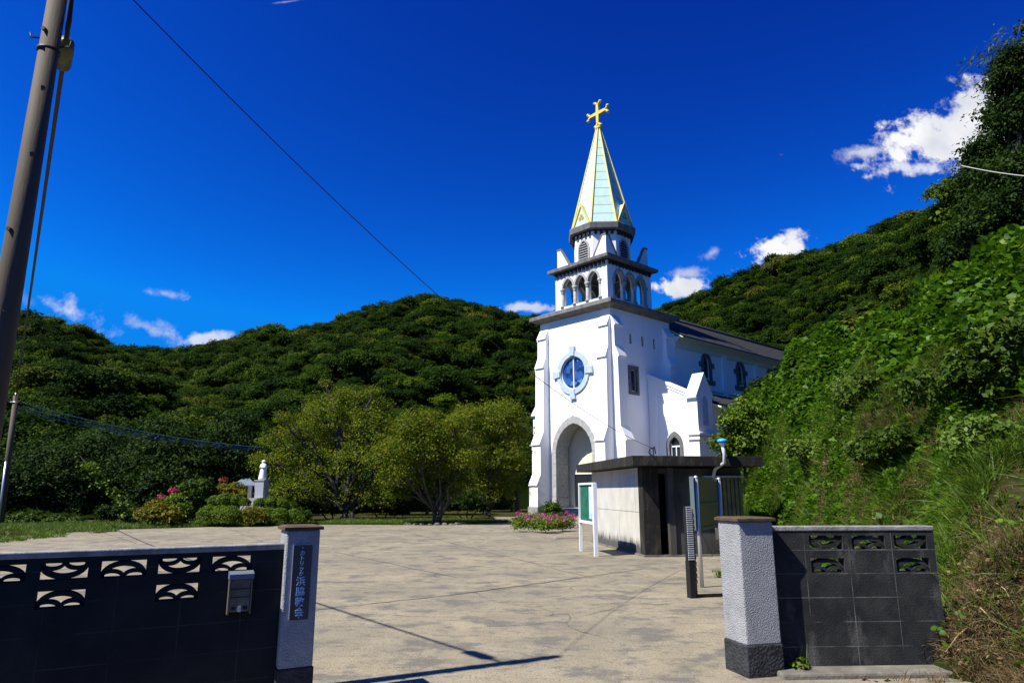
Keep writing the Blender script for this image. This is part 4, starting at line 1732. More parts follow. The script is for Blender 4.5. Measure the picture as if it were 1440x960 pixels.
def ell_arc(cx, cz, rx, rz, th, a0, a1, n=14):
    """curved band as an outline"""
    o, i = [], []
    for k in range(n + 1):
        a = R(a0 + (a1 - a0) * k / n)
        o.append((cx + (rx + th / 2) * math.cos(a), cz + (rz + th / 2) * math.sin(a)))
        i.append((cx + (rx - th / 2) * math.cos(a), cz + (rz - th / 2) * math.sin(a)))
    return o, i


def grille(mb, cx, cz, flip, y0, y1, k_=1.0):
    W, H = .315 * k_, .125 * k_
    """openwork wave pattern inside one block opening"""
    s = -1 if flip else 1
    hw, hh = W / 2, H / 2

    def clampp(p):
        return (max(-hw - .004, min(hw + .004, p[0])), max(-hh - .004, min(hh + .004, p[1])))
    for (ax, az_, rx, rz, th) in ((0, -hh, .150 * k_, .102 * k_, .036 * k_), (-.083 * k_, -hh, .078 * k_, .044 * k_, .026 * k_), (.083 * k_, -hh, .078 * k_, .044 * k_, .026 * k_)):
        o, i = ell_arc(ax, az_, rx, rz, th, 0, 180)
        for k in range(len(o) - 1):
            q = [clampp(p) for p in (o[k], o[k + 1], i[k + 1], i[k])]
            q = [(cx + p[0] * s, cz + p[1] * s) for p in q]
            area = abs(sum(q[j][0] * q[(j + 1) % 4][1] - q[(j + 1) % 4][0] * q[j][1] for j in range(4)))
            if area < 1e-6:
                continue
            mb.hexa([(p[0], y0, p[1]) for p in q], [(p[0], y1, p[1]) for p in q])


def block_wall(label, loc, rz, x0, x1, h, opens, th=.11, k=1.0, M_block=M_block):
    """opens: (centre x, row from the top, flipped)"""
    Wl = thing('block_wall', label, 'wall', loc, rz, 'weathered block walls beside the gateway')
    m = MB()
    holes = []
    for (cx, row, fl) in opens:
        cz = h - k * (.10 + .2 * row)
        a_, b_ = .1575 * k, .0625 * k
        holes.append([(cx - a_, cz - b_), (cx + a_, cz - b_), (cx + a_, cz + b_), (cx - a_, cz + b_)])
    m.slab([(x0, -.1), (x1, -.1), (x1, h), (x0, h)], holes, (0, -th / 2, 0), X_, (0, 0, 1), Y_ * th)
    m.build('blockwork', M_block, Wl)
    for (cx, row, fl) in opens:
        g_ = MB()
        grille(g_, cx, h - k * (.10 + .2 * row), fl, -th / 2 + .012, th / 2 - .012, k)
        g_.build('openwork_grille', M_block, Wl)
    m = MB()
    m.box(x0, x1 + .01, -th / 2 - .008, th / 2 + .008, h + .002, h + .045)
    m.build('coping', M_coping, Wl, .008)
    return Wl


# local x runs to the right along the wall, 0 at the post
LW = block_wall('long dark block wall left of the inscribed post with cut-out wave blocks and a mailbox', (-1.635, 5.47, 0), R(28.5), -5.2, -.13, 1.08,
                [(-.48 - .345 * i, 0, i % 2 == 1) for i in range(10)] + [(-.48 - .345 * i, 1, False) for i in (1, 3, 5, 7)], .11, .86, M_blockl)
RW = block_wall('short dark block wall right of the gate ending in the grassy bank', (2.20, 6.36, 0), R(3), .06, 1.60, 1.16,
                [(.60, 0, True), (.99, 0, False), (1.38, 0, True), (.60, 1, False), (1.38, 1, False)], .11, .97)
m = MB()
m.box(.0, 1.55, -.32, -.06, -.1, .05)
m.build('footing', M_footing, RW, .02)

# mailbox on the left wall
MX = thing('mailbox', 'small brownish steel mailbox with grey lid fixed to the left block wall', 'mailbox', (-1.635 - .42 * math.cos(R(28.5)), 5.47 - .42 * math.sin(R(28.5)), .655), R(28.5))
MX.scale = (.80, 1, .86)
M_box = mat('mailbox_bronze', (.16, .12, .075), .5, var=.3, scale=6, metal=.0)
m = MB()
m.box(-.085, .085, -.125, -.0555, .02, .275)
m.build('body', M_box, MX, .004)
m = MB()
m.box(-.098, -.086, -.130, -.056, .0, .285)
m.box(.086, .098, -.130, -.056, .0, .285)
m.build('side_frame', mat('mailbox_frame', (.16, .135, .10), .4, metal=.3), MX)
m = MB()
m.prism([(-.145, .278), (-.145, .318), (-.10, .335), (-.056, .338), (-.056, .278)], (-.104, 0, 0), Y_, (0, 0, 1), X_ * .208)
m.build('lid', mat('mailbox_lid', (.15, .17, .22), .45, metal=.2), MX)
m = MB()
m.box(-.082, .082, -.129, -.1255, .195, .202)
m.box(-.082, .082, -.129, -.1255, .13, .135)
m.build('seam_line', M_black, MX)
m = MB()
m.box(-.066, -.03, -.129, -.1252, .035, .062)
m.box(.03, .066, -.129, -.1252, .035, .062)
m.build('peep_window', M_black, MX)
m = MB()
m.box(-.012, .012, -.140, -.1252, .02, .065)
m.build('latch', M_alu, MX)

# ================================================================== poles and cables
POLE = Vector((-3.62, 4.72, 0))
FAR = Vector((-23.55, 32.5, 0))
UP = thing('utility_pole', 'tall weathered concrete utility pole at the left edge above the block wall', 'utility pole', POLE, 0, 'utility poles')
m = MB()
m.tube([(0, 0, -.3), (0, 0, 5.95)], [.108, .060], 20)
m.build('shaft', M_pole, UP)
m = MB()
for z in (2.1, 2.75, 3.35, 3.95, 4.5, 5.0, 5.5):
    a = -.9 if int(z * 2) % 2 else -1.6
    r = .110 - .048 * z / 6.55
    d = Vector((math.cos(a), math.sin(a), 0))
    m.tube([d * (r - .01) + Vector((0, 0, z)), d * (r + .022) + Vector((0, 0, z))], .016, 8)
m.build('step_socket', M_pole, UP)
m = MB()
for z in (4.86, 5.4, 5.8):
    r = .110 - .048 * z / 6.55
    m.lathe([(r + .001, z - .012), (r + .006, z - .010), (r + .006, z + .010), (r + .001, z + .012)], (0, 0, 0), 20)
m.tube([(-.09, 0, 4.98), (-.15, -.01, 4.98), (-.16, -.01, 5.02)], .007, 6)
m.tube([(.08, 0, 5.42), (.17, 0, 5.40)], .008, 6)
m.tube([(.08, 0, 4.9), (.16, 0, 4.9), (.165, 0, 4.95)], .007, 6)
m.build('band', M_cable, UP)
UP2 = thing('utility_pole', 'thin grey utility pole standing far off beyond the left edge of the courtyard', 'utility pole', FAR, 0, 'utility poles')
m = MB()
m.tube([(0, 0, -.3), (-.22, 0, 6.0)], [.15, .10], 14)
m.build('shaft', M_pole, UP2)
m = MB()
m.tube([(0, -.14, .0), (-.10, -.135, 2.9)], .05, 8)
m.tube([(-.37, -.1, 5.7), (.0, -.1, 5.7)], .03, 6)
m.tube([(-.22, 0, 5.98), (-.225, 0, 6.15)], .05, 8)
m.build('fitting', M_alu, UP2)


def catenary(a, b, sag, n=40):
    a, b = Vector(a), Vector(b)
    return [a.lerp(b, k / n) - Vector((0, 0, sag * 4 * (k / n) * (1 - k / n))) for k in range(n + 1)]


CB = thing('overhead_cable', 'thick black cable with a splice closure hanging from the near pole to the far pole', 'cable', POLE, 0, 'overhead cables')
a, b = Vector((.135, -.02, 5.12)), FAR - POLE + Vector((-.2, 0, 5.8))
pts = catenary(a, b, .55, 60)
m = MB()
m.tube([(.0, 0, 5.8), (.085, .0, 5.72), (.11, -.01, 5.45)] + pts, .019, 8)
m.build('cable', M_cable, CB)
p0, p1 = pts[0].lerp(pts[1], .45), pts[0].lerp(pts[2], .62)
d = (p1 - p0).normalized()
m = MB()
m.tube([p0, p0 + d * .03, p0 + d * .05, p0.lerp(p1, .5), p1 - d * .05, p1 - d * .03, p1], [.018, .03, .062, .066, .062, .03, .018], 10)
m.build('splice_closure', M_closure, CB)

SHm = SH.matrix_basis.copy()
hook = Matrix.Translation((3.17, 16.93, 0)) @ Matrix.Rotation(R(8), 4, 'Z') @ Vector((bx, by, 2.55))
m = MB()
m.tube(catenary(POLE + Vector((.07, 0, 5.88)), hook, .56, 60), .0055, 6)
o = m.build('service_wire', M_cable, None)
tag(o, 'thin black wire running from the near pole down to the shed roof', 'wire', 'overhead cables')
for k, dz in enumerate((0, -.22, -.38)):
    m = MB()
    e = atY(372, 629 + k * 2, 40)
    m.tube(catenary(FAR + Vector((-.12, 0, 5.75 + dz)), e, .35, 24), .02, 6)
    o = m.build('overhead_wire', M_bluecable, None)
    tag(o, ['uppermost of three bluish wires running from the far pole into the trees', 'middle of three bluish wires running from the far pole into the trees',
            'lowest of three bluish wires running from the far pole into the trees'][k], 'wire', 'overhead cables')
m = MB()
m.tube(catenary(atY(1352, 233, 15), atY(1475, 250, 13.5), .05, 10), .012, 6)
o = m.build('stay_wire', mat('pale_wire', (.42, .40, .36), .5), None)
tag(o, 'pale stay wire crossing in front of the dark tree at upper right', 'wire', 'overhead cables')

# ================================================================== notice boards, gate leaf
def board_axis(p, q):
    d = Vector((q[0] - p[0], q[1] - p[1], 0))
    return d.length, math.atan2(d.y, d.x)


p, q = (1.80, 18.55), (2.02, 17.10)
ln, an = board_axis(p, q)
NB = thing('notice_board', 'white framed glass notice board with green felt beside the shed', 'notice board', (p[0], p[1], 0), an, 'notice boards')
m = MB()
m.box(-.035, .035, -.035, .035, 0, 1.74)
m.build('post', M_whitemetal, NB)
m = MB()
m.box(ln - .045, ln + .045, -.045, .045, 0, 1.72)
m.build('post', M_whitemetal, NB)
m = MB()
z0, z1 = .80, 1.69
m.box(.036, ln - .046, -.05, .05, z1, z1 + .05)
m.box(.036, ln - .046, -.05, .05, z0 - .06, z0)
m.box(.036, .08, -.05, .05, z0, z1)
m.box(ln - .09, ln - .046, -.05, .05, z0, z1)
m.build('frame', M_whitemetal, NB)
m = MB()
m.box(.081, ln - .091, -.01, .04, z0, z1)
m.build('felt_panel', mat('green_felt', (.012, .115, .075), .6, var=.35, scale=5), NB)
m = MB()
m.box(ln * .66, ln - .12, -.016, -.0105, z0 + .06, z1 - .05)
m.build('poster', mat('poster_paper', (.55, .62, .66), .6, col2=(.30, .45, .55), scale=4, lo=.5, hi=.62), NB)
m = MB()
m.box(ln * .84, ln - .14, -.0195, -.0165, z0 + .10, z0 + .42)
m.build('leaflet', mat('blue_leaflet', (.06, .35, .52), .6, col2=(.5, .6, .62), scale=9), NB)

p, q = (3.07, 11.62), (3.86, 13.0)
ln, an = board_axis(p, q)
NB2 = thing('notice_board', 'back of an olive notice board on two steel tubes behind the right post', 'notice board', (p[0], p[1], 0), an, 'notice boards')
for x in (0, ln):
    m = MB()
    m.tube([(x, 0, 0), (x, 0, 1.74)], .032, 12)
    m.lathe([(.033, 1.72), (.036, 1.73), (.03, 1.765), (.005, 1.775)], (x, 0, 0), 12)
    m.build('post', M_alu, NB2)
m = MB()
m.box(-.06, ln + .1, .034, .06, .93, 1.70)
m.build('panel', mat('olive_panel', (.155, .165, .075), .5, col2=(.20, .205, .10), scale=1.5), NB2)
m = MB()
m.box(-.09, -.0605, .02, .09, .90, 1.76)
m.box(ln + .1005, ln + .13, .02, .09, .90, 1.76)
m.box(-.06, ln + .1, .02, .09, 1.7005, 1.76)
m.box(-.06, ln + .1, .02, .09, .88, .9295)
m.box(-.06, ln + .1, .015, .0335, 1.29, 1.325)
m.build('frame', mat('greenish_metal', (.16, .21, .19), .4, metal=.4), NB2)

GT = thing('gate_leaf', 'narrow black folded gate leaf with pale louvre edges standing by the right post', 'gate', (2.615, 10.50, 0), R(14))
m = MB()
m.box(-.042, .042, -.06, .06, 0, .52)
m.box(-.036, .036, -.05, .06, .52, 1.29)
m.build('frame', M_black, GT)
m = MB()
for k in range(25):
    z = .535 + k * .031
    m.box(-.046, .046, -.064, -.0505, z, z + .015)
m.build('louvre', mat('louvre_edge', (.50, .51, .53), .5), GT)
m = MB()
m.box(.07, .115, .03, .08, 0, 1.26)
for k in range(12):
    z = .2 + k * .085
    m.box(.0725, .1125, .005, .0295, z, z + .05)
m.build('second_leaf', mat('brown_leaf', (.10, .075, .045), .7, col2=(.20, .17, .10), scale=12), GT)
m = MB()
m.box(.043, .52, -.02, .02, .01, .05)
m.build('foot_shadow', M_black, GT)  # black strip standing in for the shadow cast at the leaf's foot

# ================================================================== statue and pedestal
sp0 = atY(367, 700, 35.5)
SX, SY = sp0.x, 35.5
zf = lambda y: atY(366, y, SY).z
PD = thing('pedestal', 'grey stone pedestal with stepped base behind the clipped hedges', 'pedestal', (SX, SY, 0), R(-12))
z_s, z_p, z_b = zf(676), zf(700), zf(716)
m = MB()
m.box(-.25, .25, -.25, .25, z_p, z_s)
m.build('shaft', mat('grey_granite', (.33, .34, .36), .6, var=.1, scale=12), PD, .01)
m = MB()
m.box(-.28, .28, -.28, .28, z_s + .001, z_s + .05)
m.build('cap', M_stone, PD)
m = MB()
m.box(-.75, .55, -.6, .6, z_b, z_p - .001)
m.box(-1.1, .8, -.9, .9, -.1, z_b - .001)
m.build('stepped_base', M_stone, PD)
m = MB()
m.box(-.56, -.34, -.35, -.27, z_p, z_p + .62)
m.build('tablet', M_darkstone, PD)
ST = MB()
hs = zf(646.5) - z_s - .05
prof_s = [(0, .19, .17, 0, 0), (.10, .20, .17, 0, 0), (.35, .155, .14, .01, 0), (.55, .155, .13, .015, .01), (.66, .165, .13, .01, .01), (.75, .175, .115, 0, 0), (.80, .12, .10, 0, 0), (.835, .065, .065, 0, .01),
          (.87, .085, .09, 0, .01), (.92, .095, .105, 0, .01), (.965, .08, .09, 0, .01), (1.0, .025, .03, 0, .01)]
k = hs / 1.0
rs = []
for (f, rx, ry, ox, oy) in prof_s:
    ring = []
    for j in range(20):
        a = 2 * math.pi * j / 20
        fold = 1 + (.05 * math.cos(a * 7) if f < .6 else 0)
        ring.append(((ox + rx * math.cos(a) * fold) * 1.12, (oy + ry * math.sin(a) * fold) * 1.05, f * hs))
    rs.append(ring)
ST.rings(rs, True, True)
for sg in (-1, 1):
    ST.tube([(sg * .13, 0, .74 * hs), (sg * .15, -.05, .62 * hs), (sg * .07, -.14, .62 * hs), (sg * .02, -.16, .68 * hs)], [.05, .05, .04, .03], 8)
st = ST.build('statue', mat('white_marble', (.78, .78, .76), .55), None)
st.location = (SX, SY, z_s + .051)
st.rotation_euler = (0, 0, R(-25))
tag(st, 'small white robed figure with joined hands standing on the grey pedestal', 'statue')

# distant little pavilion with a blue-grey hipped roof
pv = atY(344, 700, 44)
PV = thing('pavilion', 'little shelter with blue grey hipped roof half hidden behind the pedestal', 'shelter', (pv.x, 44, 0), R(15))
z0, z1 = atY(344, 684, 44).z, atY(344, 675, 44).z
m = MB()
m.rings([[(-1.3, -1.1, z0), (1.3, -1.1, z0), (1.3, 1.1, z0), (-1.3, 1.1, z0)], [(-1.3, -1.1, z0 + .08), (1.3, -1.1, z0 + .08), (1.3, 1.1, z0 + .08), (-1.3, 1.1, z0 + .08)],
         [(-.35, -.1, z1 + .1), (.35, -.1, z1 + .1), (.35, .1, z1 + .1), (-.35, .1, z1 + .1)]], True)
m.build('roof', mat('bluegrey_roof', (.13, .17, .22), .6, var=.15), PV)
m = MB()
for sx in (-1.05, 1.05):
    for sy in (-.85, .85):
        m.box(sx - .06, sx + .06, sy - .06, sy + .06, -.1, z0)
m.build('posts', M_plinth, PV)
PV.scale = (.62, .7, 1)


# ================================================================== trees and plants
def gz1(x, y):
    return float(ground_z(np.array([x]), np.array([y]))[0])


def limb_pts(a, b, rng, wob=.12, n=5):
    a, b = np.array(a, float), np.array(b, float)
    L = np.linalg.norm(b - a)
    out = []
    for i in range(n + 1):
        f = i / n
        p = a + (b - a) * f
        p[2] += .10 * L * math.sin(f * math.pi) * (1 if f < 1 else 0)
        if 0 < i < n:
            p += rng.normal(0, wob * L * .25, 3)
        out.append(p)
    return out


def tree(name, label, cat, base_px, Y, blobs_px, leafm, twigs, per, leaf, seed, trunk_r=.16, stems=1, depth=1.0, group='trees at the edge of the courtyard', zbase=None, spread=.16, shell=.5, low=.25):
    rng = np.random.default_rng(seed)
    b = atZ(base_px[0], base_px[1], 0)
    bx_ = atY(base_px[0], base_px[1], Y)
    base = np.array([bx_.x, Y, 0.0])
    base[2] = gz1(base[0], base[1]) if zbase is None else zbase
    T = thing(name, label, cat, tuple(base), 0, group)
    blobs = []
    for (x, y, r) in blobs_px:
        p = atY(x, y, Y)
        rr_ = r * Y / 960 * 1.02
        blobs.append((np.array([p.x - base[0], rng.uniform(-.75, .75) * depth * 1.6, p.z - base[2]]), rr_))
    V, F, t = crown_arrays(blobs, rng, twigs, per, leaf, spread, .55, shell, .95)
    link('crown', npmesh('crown', V, F, t, leafm), T)
    m = MB()
    ch = np.mean([c[0] for c in blobs], 0)
    zmin = min(c[0][2] - c[1] for c in blobs)
    fork = np.array([0, 0, max(.35, zmin * .6)])
    for s in range(stems):
        off = np.array([rng.normal(0, .15), rng.normal(0, .15), 0]) * (stems > 1)
        mine = [bb for j, bb in enumerate(blobs) if j % stems == s]
        fk = fork + np.array([rng.normal(0, .25), rng.normal(0, .2), rng.uniform(-.2, .3)]) * (1 if stems > 1 else .4)
        m.tube([off + np.array([0, 0, -.15]), off * .9 + (fk - off) * .5 + rng.normal(0, .04, 3), fk], [trunk_r * 1.25, trunk_r, trunk_r * .8], 8)
        for (c, r) in mine:
            pts = limb_pts(fk, c, rng)
            m.tube(pts, [trunk_r * (.7 - .6 * i / (len(pts) - 1)) + .012 for i in range(len(pts))], 6)
            for q in range(5):
                d = unit(rng.normal(0, 1, 3))
                d[2] = abs(d[2])
                s0 = pts[rng.integers(2, len(pts))]
                m.tube(limb_pts(s0, c + d * r * .9, rng, .2, 4), [trunk_r * .22, trunk_r * .18, trunk_r * .13, trunk_r * .09, trunk_r * .04], 5)
    m.build('trunk', M_bark, T)
    return T


tree('cherry_tree', 'big bushy cherry tree with yellowing leaves right of the white statue', 'tree', (490, 733), 39,
     [(474, 592, 38), (418, 622, 36), (528, 612, 32), (445, 655, 40), (512, 655, 38), (392, 660, 28), (478, 558, 17), (508, 562, 15), (552, 640, 24), (430, 695, 30), (500, 698, 28), (378, 622, 14), (537, 578, 16), (440, 578, 18), (405, 592, 12), (458, 540, 8), (530, 556, 9), (560, 605, 12), (372, 650, 12), (400, 700, 24), (465, 712, 22), (535, 705, 22), (550, 680, 18)],
     L_cherry, 4700, 9, .13, 1, .17, 2)
tree('cherry_tree', 'rounded cherry tree with several pale stems inside a stone ring on the courtyard', 'tree', (612, 738), 34,
     [(600, 632, 36), (562, 645, 30), (640, 640, 32), (585, 606, 24), (622, 612, 22), (622, 668, 28), (655, 652, 20), (560, 672, 20), (535, 650, 16), (600, 590, 14), (590, 684, 18), (645, 600, 14), (560, 697, 13), (632, 694, 16), (655, 682, 13), (605, 700, 12), (540, 680, 10)],
     L_cherry, 3600, 9, .12, 2, .09, 4)
tree('cherry_tree', 'leafy cherry tree close to the left of the bell tower', 'tree', (686, 722), 45,
     [(662, 605, 28), (700, 600, 32), (722, 612, 22), (682, 640, 34), (715, 650, 26), (710, 580, 18), (655, 588, 18), (722, 585, 12), (690, 672, 26), (722, 664, 14), (668, 690, 20), (705, 695, 18)],
     L_cherry, 3400, 9, .14, 3, .16, 2)
dk = [((60, 735), 41, [(50, 690, 40), (90, 680, 38), (20, 700, 36), (60, 655, 30), (105, 705, 26)], 'dark round evergreen tree at the far left behind the weedy corner'),
      ((235, 735), 44, [(230, 640, 42), (270, 660, 36), (190, 660, 34), (235, 690, 40), (290, 690, 28), (215, 610, 24)], 'dark evergreen tree behind the yellowish bush'),
      ((330, 735), 46, [(325, 630, 36), (355, 650, 30), (300, 655, 28), (335, 600, 24), (340, 685, 30)], 'mid green tree behind the shelter roof'),
      ((150, 735), 47, [(140, 640, 36), (165, 670, 36), (115, 660, 28), (140, 700, 34)], 'shady evergreen tree behind the climbing vine'),
      ((600, 722), 49, [(590, 660, 40), (560, 690, 34), (630, 680, 36), (650, 700, 26), (520, 690, 34), (570, 705, 24)], 'shady evergreen tree behind the rounded cherry tree'),
      ((720, 712), 57, [(690, 640, 34), (720, 620, 30), (740, 660, 34), (665, 660, 30), (700, 690, 28)], 'shady evergreen tree behind the palm by the tower')]
for i, (b, Y, bl, lab) in enumerate(dk):
    tree('evergreen_tree', lab, 'tree', b, Y, bl, L_dark, 2200, 8, .2, 20 + i, .12, 1)


def shrub(name, label, cat, px, Y, blobs_px, leafm, twigs, per, leaf, seed, group='shrubs along the far edge of the courtyard', shell=.8, spread=.05, zb=None, flat=1.0):
    rng = np.random.default_rng(seed)
    p0 = atY(px, 700, Y)
    z0 = 0 if zb is None else zb
    T = thing(name, label, cat, (p0.x, Y, z0), 0, group)
    blobs = []
    for (x, y, r) in blobs_px:
        p = atY(x, y, Y)
        blobs.append((np.array([p.x - p0.x, rng.uniform(-.2, .2), p.z - z0]), r * Y / 960))
    V, F, t = crown_arrays(blobs, rng, twigs, per, leaf, spread, .6, shell, flat, .0 if shell > .84 else .2)
    link('foliage', npmesh('foliage', V, F, t, leafm), T)
    m = MB()
    for (c, r) in blobs:
        m.tube([(c[0] * .3, c[1], -.1), (c[0] * .7, c[1], c[2] * .4), (c[0], c[1], c[2])], [.05, .04, .015], 6)
    m.build('stems', M_bark, T)
    return T


shrub('clipped_hedge', 'round clipped green hedge in two tiers left of the pedestal', 'hedge', 308, 31.6,
      [(292, 727, 15), (308, 727, 15), (325, 728, 15), (338, 731, 11)], L_hedge, 2600, 9, .06, 41, shell=.90, spread=.035)
shrub('clipped_hedge', 'flat clipped green tier of hedge behind and above the round one', 'hedge', 318, 33.0,
      [(300, 706, 8), (315, 704, 9), (330, 705, 9), (343, 708, 7)], L_hedge, 1500, 9, .06, 42, shell=.90, spread=.035)
shrub('clipped_hedge', 'low clipped green hedge spreading in front of the pedestal', 'hedge', 385, 32.5,
      [(362, 727, 12), (378, 727, 12), (395, 727, 12), (411, 728, 11), (420, 732, 8)], L_hedge, 2600, 9, .06, 43, shell=.90, spread=.035)
shrub('clipped_hedge', 'domed clipped green hedge tier just right of the stepped base', 'hedge', 384, 33.4,
      [(368, 709, 8), (382, 708, 9), (396, 710, 8)], L_hedge, 1500, 9, .06, 44, shell=.90, spread=.035)
shrub('bush', 'yellowish leafy bush left of the hedges', 'bush', 215, 31,
      [(207, 727, 13), (222, 722, 14), (236, 728, 13), (215, 714, 9)], L_yellowbush, 900, 8, .1, 45)
shrub('bush', 'green bush with yellow tips between the yellowish bush and the hedges', 'bush', 245, 32,
      [(240, 714, 14), (252, 722, 15), (248, 704, 9), (250, 732, 12)], L_hedge, 900, 8, .1, 46)
shrub('bush', 'tall dark bush behind the round hedge', 'bush', 275, 36,
      [(270, 690, 16), (285, 698, 15), (265, 710, 15), (290, 685, 10)], L_green, 900, 8, .12, 47)
shrub('bush', 'light green bush between the round hedge and the pedestal', 'bush', 325, 36.5,
      [(315, 695, 12), (330, 692, 13), (343, 698, 10), (322, 708, 12)], L_yellowbush, 700, 8, .1, 48)
shrub('bush', 'small yellow leaved bush at the right foot of the low hedge', 'bush', 357, 31.6,
      [(352, 722, 9), (360, 727, 9), (352, 732, 8)], L_yellowbush, 450, 8, .08, 49)
shrub('bush', 'loose green bush at the right end of the low hedge', 'bush', 420, 33.5,
      [(416, 724, 9), (426, 728, 8), (410, 716, 7)], L_green, 450, 8, .1, 50)
for i, (px, Y, bl, lab) in enumerate([(470, 40, [(450, 715, 16), (470, 712, 18), (490, 716, 15)], 'shaded dark shrub under the big cherry tree'),
                                      (540, 40, [(525, 715, 15), (545, 710, 18), (562, 718, 14)], 'shaded dark shrub between the two cherry trees'),
                                      (655, 42, [(640, 712, 13), (658, 708, 15), (672, 714, 12)], 'leafy shrub right of the stone ring tree'),
                                      (170, 35, [(150, 725, 12), (172, 722, 14), (190, 728, 12)], 'dark shrub left of the yellowish bush'),
                                      (50, 36, [(20, 735, 10), (50, 734, 11), (80, 735, 9), (110, 737, 8)], 'low green leafy hedge bank at the far left')]):
    shrub('shrub', lab, 'shrub', px, Y, bl, L_dark if i != 4 else L_green, 700, 8, .14, 60 + i, spread=.08, shell=.6)

# red flower heads showing between bushes
for i, (px, py, Y, lab) in enumerate([(241, 695, 34.5, 'pinkish red blossoms rising above the green bush'), (308, 682, 37, 'dull red blossoms on the dark bush by the shelter')]):
    rng = np.random.default_rng(80 + i)
    p = atY(px, py, Y)
    T = thing('flowering_stalk', lab, 'flowers', (p.x, Y, 0), 0, 'red blossoms')
    m = MB()
    blobs = []
    for q in range(3):
        t_ = np.array([rng.normal(0, .28), rng.normal(0, .2), p.z + rng.uniform(-.35, .3)])
        m.tube([(t_[0] * .2, 0, 0), (t_[0] * .7, t_[1] * .5, t_[2] * .6), t_], [.03, .02, .01], 5)
        blobs.append((t_, .16))
    m.build('stems', M_bark, T)
    V, F, t = crown_arrays(blobs, rng, 70, 7, .07, .05, .8, .5)
    link('blossoms', npmesh('blossoms', V, F, t, L_red if i == 0 else leafmat('dull_red_leaf', (.16, .03, .02), (.28, .06, .03), None, .3)), T)

# leafy vine climbing on a leaning stem, far left
rng = np.random.default_rng(90)
Y = 33
pts = [atY(x, y, Y) for x, y in ((112, 640), (125, 658), (143, 680), (165, 703), (180, 722), (192, 738))]
T = thing('climbing_vine', 'bright leafy vine on a leaning stem in front of the dark trees at left', 'vine', (pts[-1].x, Y, 0), 0)
org = np.array([pts[-1].x, Y, 0])
m = MB()
m.tube([tuple(np.array(p) - org) for p in pts[::-1]], [.03, .03, .025, .02, .015, .008], 6)
m.build('stem', M_bark, T)
blobs = [(np.array(p) - org, .22) for p in pts[1:-1]] + [(np.array(pts[i].lerp(pts[i + 1], .5)) - org, .2) for i in range(1, 4)]
V, F, t = crown_arrays(blobs, rng, 120, 5, .16, .12, .75, .3)
link('leaves', npmesh('leaves', V, F, t, L_hedge), T)


# sago palm by the tower
def palm(label, px, py, Y, h, nf, L, seed):
    rng = np.random.default_rng(seed)
    p = atY(px, py, Y)
    T = thing('sago_palm', label, 'palm', (p.x, Y, 0), 0)
    m = MB()
    m.tube([(0, 0, -.1), (.05, 0, h * .5), (0, 0, h)], [.22, .19, .16], 10)
    m.build('trunk', M_bark, T)
    V, F, tt_ = [], [], []
    for k in range(nf):
        a = k * 2.399 + rng.normal(0, .1)
        el = R(80 - 95 * (k / nf)) + rng.normal(0, .08)
        prev = None
        d = np.array([math.cos(a), math.sin(a), 0])
        s = np.array([-math.sin(a), math.cos(a), 0])
        n = 22
        tv = rng.random()
        for q in range(n):
            f = q / n
            e = el - 1.1 * f * f
            c = np.array([0, 0, h]) + d * L * f * math.cos(el - .4 * f) + np.array([0, 0, L * f * math.sin(el - .55 * f * 1.2)])
            ll_ = .42 * L / 1.5 * (math.sin(math.pi * min(1, f * .85 + .15)) ** .6)
            for sg in (-1, 1):
                tip = c + s * sg * ll_ + d * .16 + np.array([0, 0, -.05 + .08])
                b = len(V)
                V += [c, c + d * .035, tip, c + d * .03 - np.array([0, 0, .012])]
                F.append((b, b + 1, b + 2, b + 3))
                tt_ += [tv] * 4
    link('fronds', npmesh('fronds', np.array(V), np.array(F), np.array(tt_), L_green), T)


palm('spiky sago palm in the shade at the left foot of the bell tower', 727, 722, 46, 1.7, 46, 1.9, 5)

# bed of pink flowers and a bush by the church steps
bed = [(733, 738), (746, 739), (758, 738), (769, 740), (779, 739), (790, 740), (799, 739), (741, 744), (754, 745), (767, 746), (781, 745), (795, 744)]
lab_pos = ['leftmost of the back row', 'second of the back row', 'third of the back row under the plinth', 'middle of the back row', 'third from the right of the back row', 'second from the right of the back row', 'rightmost of the back row beside the board',
           'leftmost of the front row', 'second of the front row', 'middle of the front row', 'second from the right of the front row', 'rightmost of the front row']
for i, (x, y) in enumerate(bed):
    rng = np.random.default_rng(120 + i)
    g0 = atZ(x, y + 3, 0)
    T = thing('flowering_plant', 'pink flowering plant before the church steps, ' + lab_pos[i], 'flowers', (g0.x, g0.y, 0), 0, 'pink flowers in the bed by the church steps')
    blobs = [(np.array([rng.normal(0, .15), rng.normal(0, .15), .22]), .30)]
    V, F, t = crown_arrays(blobs, rng, 130, 5, .085, .06, .6, .3)
    link('leaves', npmesh('leaves', V, F, t, L_hedge), T)
    blobs = [(np.array([rng.normal(0, .2), rng.normal(0, .15), .42 + rng.normal(0, .06)]), .16) for q in range(3)]
    V, F, t = crown_arrays(blobs, rng, 18 if i % 3 else 42, 5, .06, .04, .8, .4)
    link('petals', npmesh('petals', V, F, t, L_pink), T)
shrub('bush', 'round glossy green bush in front of the entrance arch', 'bush', 776, 36, [(776, 719, 11), (770, 724, 9), (783, 725, 9), (777, 730, 10)], L_green, 700, 8, .12, 140, 'shrubs along the far edge of the courtyard', .6, .07)

